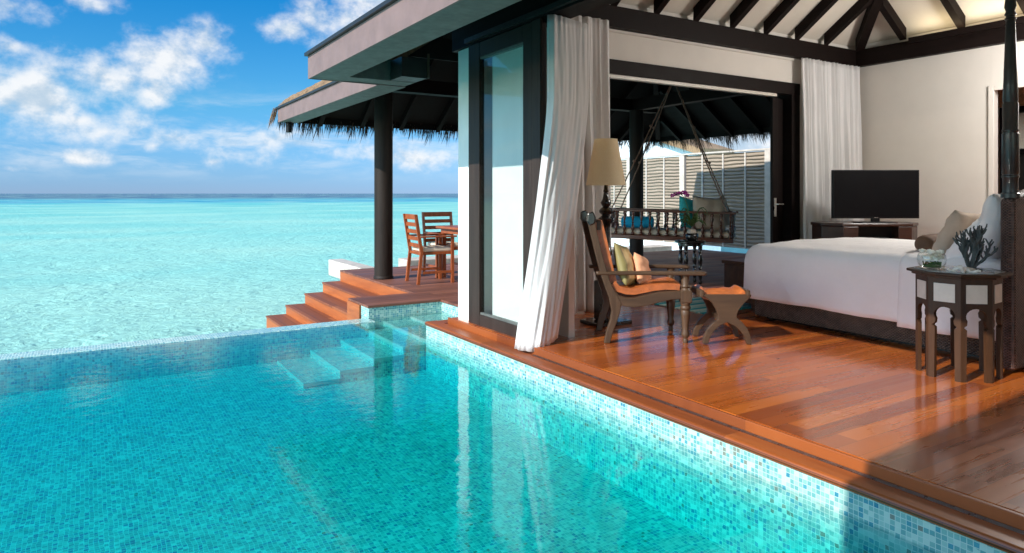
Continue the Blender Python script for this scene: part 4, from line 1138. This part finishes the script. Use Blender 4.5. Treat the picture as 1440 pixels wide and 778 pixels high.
mb.build('stems', 'moss', bw, smooth=60)
for i in range(16):
    a = i * 2.399; q = .058 * math.sqrt((i + .3) / 16)
    mb = MB(); cx_, cy_, cz_ = q * math.cos(a), q * math.sin(a), .070 + rnd.uniform(0, .050)
    for k in range(7):
        b = k * .9 + rnd.random(); mb.ball((cx_ + .012 * math.cos(b), cy_ + .012 * math.sin(b), cz_ + rnd.uniform(-.004, .008)), (.014, .014, .010), 7, 5)
    mb.ball((cx_, cy_, cz_ + .008), (.011, .011, .010), 7, 5)
    mb.build('white_flower', 'petal_white', bw, smooth=60)
# sea star
mb = MB(); mb.ball((0, 0, .016), (.03, .03, .016), 12, 6)
for k in range(5):
    a = k * 2 * math.pi / 5 + .3; pts = []; rs = []
    for j in range(7):
        q = .015 + .013 * j; pts.append((q * math.cos(a + .04 * j), q * math.sin(a + .04 * j), .015 + (.012 * math.sin(j * .9 + k) if k % 2 else .0) - .0008 * j)); rs.append(.017 - .0019 * j)
    mb.tube(pts, rs, 8)
o = mb.build('sea_star', 'shell', smooth=60); o.location = (4.80, 2.24, .695); o.rotation_euler = (R(4), R(-5), .5)
tag(o, 'white dried sea star lying on the bedside table between bowl and coral', 'ornament')
# coral sculpture
cor = thing('coral_sculpture', (4.955, 2.27, .694), 'dark branching coral sculpture on a small foot', 'ornament', rz=FR)
MB().box(-.055, .055, -.035, .035, 0, .012).build('foot', 'coral', cor, bevel=0.004)
mb = MB(); rnd = random.Random(21)
def branch(p, ang, r, L, depth):
    pts = [p]; a = ang; q = Vector(p)
    for i in range(4):
        a += rnd.uniform(-.22, .22) - (a * .12)
        q = q + Vector((math.sin(a) * L / 4, rnd.uniform(-.006, .006), math.cos(a) * L / 4)); pts.append(tuple(q))
    mb.tube(pts, [r, r * .93, r * .86, r * .8, r * .66], 7)
    if depth > 0:
        for k in (2, 3, 4):
            s_ = rnd.choice((-1, 1)) if k < 4 else 1
            for s2 in ((s_,) if k < 4 else (-1, 1)):
                branch(pts[k], a + s2 * rnd.uniform(.25, .5), r * .78, L * rnd.uniform(.48, .70), depth - 1)
for a in (-.62, -.42, -.22, -.05, .12, .30, .50, .66):
    branch((a * .02, rnd.uniform(-.008, .008), .008), a, .0098, .150 - abs(a) * .05, 2)
mb.build('coral_branches', 'coral', cor, smooth=60)

# ================================================================== television on its corner cabinet
tvr = R(-YAW)
TVp = (8.1, 4.77)
cab = thing('corner_cabinet', (8.17, 4.88, 0), 'dark wooden cabinet with an open shelf standing across the room corner', 'cabinet', rz=tvr)
body = [(-.60, -.02), (-.42, -.20), (.40, -.20), (.62, .06), (.62, .30), (.2, .62), (-.2, .62), (-.60, .26)]
mb = MB(); mb.prism(body, 'z', 0.0, .60); mb.prism([(-.60, -.02), (-.42, -.20), (-.24, -.20), (-.24, .62), (-.60, .26)], 'z', .601, .80); mb.prism([(.24, -.20), (.40, -.20), (.62, .06), (.62, .30), (.24, .60)], 'z', .601, .80)
mb.build('cabinet_body', 'chest', cab, bevel=0.006)
MB().prism([(x * 1.025, y * 1.03) for x, y in body], 'z', .802, .84).build('cabinet_top', 'chest', cab, bevel=0.008)
MB().box(-.24, .24, -.05, .40, .601, .80).build('shelf_back', 'black', cab)
MB().box(-.18, .16, -.16, .0, .605, .665).build('media_box', 'black', cab, bevel=0.004)
tv = thing('television', (8.15, 4.80, .84), 'black flat screen television, switched off, on the corner cabinet', 'television', rz=tvr)
MB().box(-.525, .525, -.02, .03, .055, .645).build('housing', 'black', tv, bevel=0.006)
MB().box(-.510, .510, -.0225, -.0205, .078, .632).build('screen', 'screen', tv)
MB().box(-.05, .05, -.012, .02, .012, .056).build('stand_neck', 'black', tv, bevel=0.005)
MB().box(-.22, .22, -.10, .12, .0, .012).build('stand_foot', 'black', tv, bevel=0.004)
MB().box(-.022, .022, -.0228, -.0206, .061, .070).build('maker_mark', 'metal', tv)

# ================================================================== hanging daybed
ca, sa = .616, -.788
SW_L, SW_W = 1.92, .80
org = (8.0 - SW_L * ca, 6.83 - SW_L * sa)       # left front corner
swing = thing('hanging_daybed', (org[0], org[1], .47), 'brown wooden daybed with turned balusters hung on ropes from the veranda roof', 'daybed', rz=math.atan2(sa, ca))
swing.rotation_euler = (0, R(1.2), math.atan2(sa, ca)); swing.location.z = .51
MB().box(0, SW_L, 0, SW_W, 0, .065).build('seat_frame', 'mahogany', swing, bevel=0.008)
MB().box(.05, SW_L - .05, .05, SW_W - .05, .066, .155).build('mattress', 'sand_cushion', swing, bevel=0.03, bseg=3)
def rail(a, b):
    a = Vector(a); b = Vector(b); d = (b - a); n = Vector((-d.y, d.x, 0)).normalized() * .022
    vs = []
    for p in (a, b):
        for sg, dz in ((-1, 0), (1, 0), (1, .035), (-1, .035)): q = p + n * sg; vs.append((q.x, q.y, q.z + dz))
    return MB().add(vs, [(0, 3, 2, 1), (4, 5, 6, 7), (0, 1, 5, 4), (1, 2, 6, 5), (2, 3, 7, 6), (3, 0, 4, 7)])
RZ = .42
for a, b in (((-.03, .025, RZ), (SW_L + .03, .025, RZ)), ((-.03, SW_W - .025, RZ), (SW_L + .03, SW_W - .025, RZ)), ((.025, .05, RZ - .001), (.025, SW_W - .05, RZ - .001)), ((SW_L - .025, .05, RZ - .001), (SW_L - .025, SW_W - .05, RZ - .001))):
    rail(a, b).build('rail', 'mahogany', swing, bevel=0.006)
bp = [(.018, .065), (.026, .075), (.026, .10), (.011, .115), (.022, .14), (.029, .175), (.018, .215), (.009, .235), (.022, .25), (.009, .265), (.016, .30), (.024, .335), (.014, .365), (.024, .385), (.024, .405), (.016, RZ)]
b0 = MB().lathe(bp, seg=12).build('baluster', 'mahogany_z', swing, smooth=50)
pos = []
n = 15
for k in range(n): pos += [(.05 + (SW_L - .10) * k / (n - 1), .025), (.05 + (SW_L - .10) * k / (n - 1), SW_W - .025)]
for k in range(1, 6): pos += [(.025, .025 + (SW_W - .05) * k / 6), (SW_L - .025, .025 + (SW_W - .05) * k / 6)]
for i, (x, y) in enumerate(pos):
    o = b0 if i == 0 else copy_tree(b0, swing)
    o.location = (x, y, 0)
def rope(a, b, r=.011, split=None):
    a = Vector(a); b = Vector(b); pts = []
    for i in range(25):
        t = i / 24; p = a.lerp(b, t); pts.append(p + Vector((math.sin(t * 60) * .003, math.cos(t * 60) * .003, -.03 * math.sin(math.pi * t))))
    m = MB().tube(pts, r, 6)
    for t in (.34, .62): q = a.lerp(b, t); m.ball(q, .024, 8, 6)
    return m
def sw_pt(x, y, z): return (x, y, z)
topz = 2.42
for yy in (.03, SW_W - .03):
    for xx in (.10, SW_L - .10):
        m = rope((SW_L / 2 + (.03 if xx > 1 else -.03), .36 if yy < .4 else .44, topz), (xx, yy, RZ + .03))
        m.build('rope', 'rope', swing, smooth=60)
MB().tube([(SW_L / 2 - .05, .30, topz + .02), (SW_L / 2, .40, topz + .05), (SW_L / 2 + .05, .5, topz + .02)], .02, 8).build('ring', 'metal', swing, smooth=60)
def on_swing(x, y, z):
    an = math.atan2(sa, ca); return (org[0] + x * ca - y * sa, org[1] + x * sa + y * ca, .51 + z - .02 * x)
an = math.atan2(sa, ca)
pillow('cushion', .52, .52, .20, 'beige', on_swing(1.56, .20, .41), (R(-10), R(5), an + R(20)), 'large beige cushion at the near right end of the hanging daybed', seed=31, wrinkle=.02)
pillow('cushion', .50, .48, .18, 'beige', on_swing(1.66, .56, .40), (R(-8), R(-14), an + R(60)), 'beige cushion at the back corner of the hanging daybed', seed=35, wrinkle=.02)
pillow('cushion', .48, .50, .16, 'teal', on_swing(1.28, .36, .40), (R(-16), R(12), an + R(52)), 'teal cushion leaning beside the beige ones on the hanging daybed', seed=38, wrinkle=.02)
o = MB().lathe([(.001, -.25), (.07, -.25), (.088, -.235), (.09, 0), (.088, .235), (.07, .25), (.001, .25)], seg=24).build('bolster', 'blue', smooth=50)
o.location = on_swing(.45, .40, .245); o.rotation_euler = (0, R(90), an)
tag(o, 'bright blue bolster lying on the left half of the hanging daybed', 'cushion')

# ================================================================== plant stand with orchid
PS = (7.16, 6.87)
ps = thing('plant_stand', (*PS, -.056), 'small black side table with four turned legs under the orchid', 'side table')
MB().lathe([(.20, .565), (.215, .575), (.215, .59), (.20, .60)], seg=32).build('table_top', 'ebony', ps, smooth=40)
MB().lathe([(.165, .525), (.17, .53), (.17, .564)], seg=32).build('apron', 'ebony', ps, smooth=40)
lg = [(.018, 0), (.026, .02), (.016, .05), (.022, .08), (.03, .13), (.024, .18), (.016, .20), (.028, .22), (.018, .24), (.028, .29), (.032, .34), (.024, .40), (.016, .42), (.028, .44), (.02, .46), (.028, .49), (.028, .53)]
for a in (R(20), R(110), R(200), R(290)):
    MB().lathe(lg, (.145 * math.cos(a), .145 * math.sin(a)), 14).build('leg', 'ebony', ps, smooth=50)
orc = thing('orchid', (PS[0] + .01, PS[1] - .02, .544), 'potted orchid with dark green leaves and a spray of magenta flowers', 'plant')
MB().lathe([(.05, 0), (.075, .01), (.09, .05), (.085, .09), (.07, .10), (.07, .092), (.05, .085)], seg=24).build('pot', 'ebony', orc, smooth=50)
MB().lathe([(.06, .10), (.062, .125), (.05, .15), (.03, .16)], seg=20).build('root_ball', 'pot', orc, smooth=60)
rnd = random.Random(9)
for k in range(24):
    a = k * 2.399; L = rnd.uniform(.12, .26); up_ = rnd.uniform(.10, .30); w = rnd.uniform(.014, .022)
    mb = MB(); vs = []; fs = []
    for j in range(7):
        t = j / 6; q = L * t; z = .19 + up_ * math.sin(t * 2.3) - .06 * t * t; ww = w * math.sin(math.pi * min(1, t * .92 + .08)) + .001
        cx_, cy_ = q * math.cos(a), q * math.sin(a); nx, ny = -math.sin(a), math.cos(a)
        vs += [(cx_ - nx * ww, cy_ - ny * ww, z + .005), (cx_, cy_, z - .003), (cx_ + nx * ww, cy_ + ny * ww, z + .005)]
    for j in range(6):
        q = 3 * j; fs += [(q, q + 1, q + 4, q + 3), (q + 1, q + 2, q + 5, q + 4)]
    o = mb.add(vs, fs).build('leaf', 'leaf', orc, smooth=60)
    s_ = o.modifiers.new('thickness', 'SOLIDIFY'); s_.thickness = .003
cR, sR = math.cos(FR), math.sin(FR)
def rot(x, y): return (x * cR - y * sR, x * sR + y * cR)
stem = []
for t in [i / 10 for i in range(11)]:
    x = -.02 - .20 * t ** 1.6; z = .20 + .46 * math.sin(t * 1.75) / math.sin(1.5) * .98
    stem.append((*rot(x, 0), z))
MB().tube(stem, .005, 6).build('flower_stem', 'moss', orc, smooth=60)
for i in range(9):
    t = i / 8; x = -.27 + .22 * t; z = .615 + .055 * math.sin(t * 3) + rnd.uniform(-.015, .02)
    mb = MB(); c0 = Vector((*rot(x, rnd.uniform(-.03, .03)), z))
    for k in range(5):
        b = k * 2 * math.pi / 5 + rnd.random()
        dx, dz = math.cos(b) * .017, math.sin(b) * .017; qx, qy = rot(dx, -.004 * k % .01)
        mb.ball((c0.x + qx, c0.y + qy, c0.z + dz), (.014, .010, .014), 8, 5)
    mb.build('flower', 'petal', orc, smooth=60)

# ================================================================== deck dining set
dt = thing('dining_table', (4.86, 8.95, -.056), 'square orange teak table on the deck by the white wall end', 'table')
MB().box(-.43, .43, -.43, .43, .735, .77).build('table_top', 'teak_top', dt, bevel=0.006)
mb = MB(); mb.box(-.37, .37, -.37, -.345, .665, .734); mb.box(-.37, .37, .345, .37, .665, .734); mb.box(-.37, -.345, -.344, .344, .665, .734); mb.box(.345, .37, -.344, .344, .665, .734)
mb.build('apron', 'teak_top', dt)
for (x, y) in ((-.37, -.37), (.31, -.37), (-.37, .31), (.31, .31)):
    MB().box(x, x + .06, y, y + .06, 0, .664).build('leg', 'teak', dt, bevel=0.005)
def deck_chair(loc, rz, label):
    """faces local +x"""
    c = thing('deck_chair', loc, label, 'chair', 'slatted teak chairs on the deck', rz=rz)
    def post(p0, p1, w=.045, d=.034):
        p0 = Vector(p0); p1 = Vector(p1); vs = []
        for p in (p0, p1):
            for sx_, sy_ in ((-1, -1), (1, -1), (1, 1), (-1, 1)): vs.append((p.x + sx_ * w / 2, p.y + sy_ * d / 2, p.z))
        return MB().add(vs, [(0, 3, 2, 1), (4, 5, 6, 7), (0, 1, 5, 4), (1, 2, 6, 5), (2, 3, 7, 6), (3, 0, 4, 7)])
    for s in (-1, 1):
        m = post((-.05, s * .235, 0), (.0, s * .235, .44)); m2 = post((.0, s * .235, .44), (-.085, s * .235, .965)); m.add(m2.v, m2.f)
        m.build('rear_leg', 'teak', c, bevel=0.004)
        post((.46, s * .235, 0), (.46, s * .235, .64)).build('front_leg', 'teak', c, bevel=0.004)
        MB().box(-.03, .52, s * .235 - .03, s * .235 + .03, .641, .665).build('armrest', 'teak', c, bevel=0.006)
        MB().box(.02, .44, s * .235 - .012, s * .235 + .012, .14, .175).build('stretcher', 'teak', c)
    MB().box(-.015, .48, -.217, .217, .40, .44).build('seat', 'teak', c, bevel=0.004)
    for k in range(5):
        z = .50 + .098 * k; x = -.085 * (z - .44) / .525
        MB().box(x - .012, x + .012, -.217, .217, z, z + (.055 if k < 4 else .072)).build('back_slat', 'teak', c, bevel=0.003)
    pillow_o = MB().box(.02, .47, -.21, .21, .441, .50).build('seat_cushion', 'sand_cushion', c, bevel=0.022, bseg=3)
    return c
deck_chair((3.92, 8.95, -.056), R(-4), 'slatted teak armchair nearest the round post, seen from behind')
deck_chair((4.66, 9.74, -.056), R(-92), 'slatted teak armchair on the far side of the deck table against the sea')

# ================================================================== cove light, and an unseen lantern added to brighten the bedroom
fill_lamp = thing('added_fill_lamp', (8.15, 2.6, 2.72), 'round white paper lantern out of view, added as fill light for the bedroom', 'lamp')
MB().ball((0, 0, 0), (.30, .30, .27), 32, 16).build('lantern', emit('added fill lantern', (1.0, 0.965, 0.93), FILL_LAMP), fill_lamp, smooth=60)
MB().tube([(0, 0, .265), (0, 0, 1.3)], .006, 6).build('cord', 'black', fill_lamp)
MB().lathe([(.05, .262), (.05, .28), (.01, .29)], seg=16).build('cap', 'black', fill_lamp)
for (x0, x1, y0, y1, lab) in ((9.08, 9.16, 2.6, 4.9, 'slim warm cove light lying along the top of the right ring beam'),):
    cv = thing('cove_light', ((x0 + x1) / 2, (y0 + y1) / 2, 3.2), lab, 'lamp', world=True)
    MB().box(x0, x1, y0, y1, 3.15, 3.20).build('housing', 'dark_wood', cv)
    MB().box(x0 - .016, x0 - .001, y0, y1, 3.15, 3.222).build('front_lip', 'dark_wood', cv)
    MB().box(x0 + .01, x1 - .01, y0 + .02, y1 - .02, 3.201, 3.206).build('diffuser', emit('lit cove strip', (1.0, 0.80, 0.50), COVE), cv)
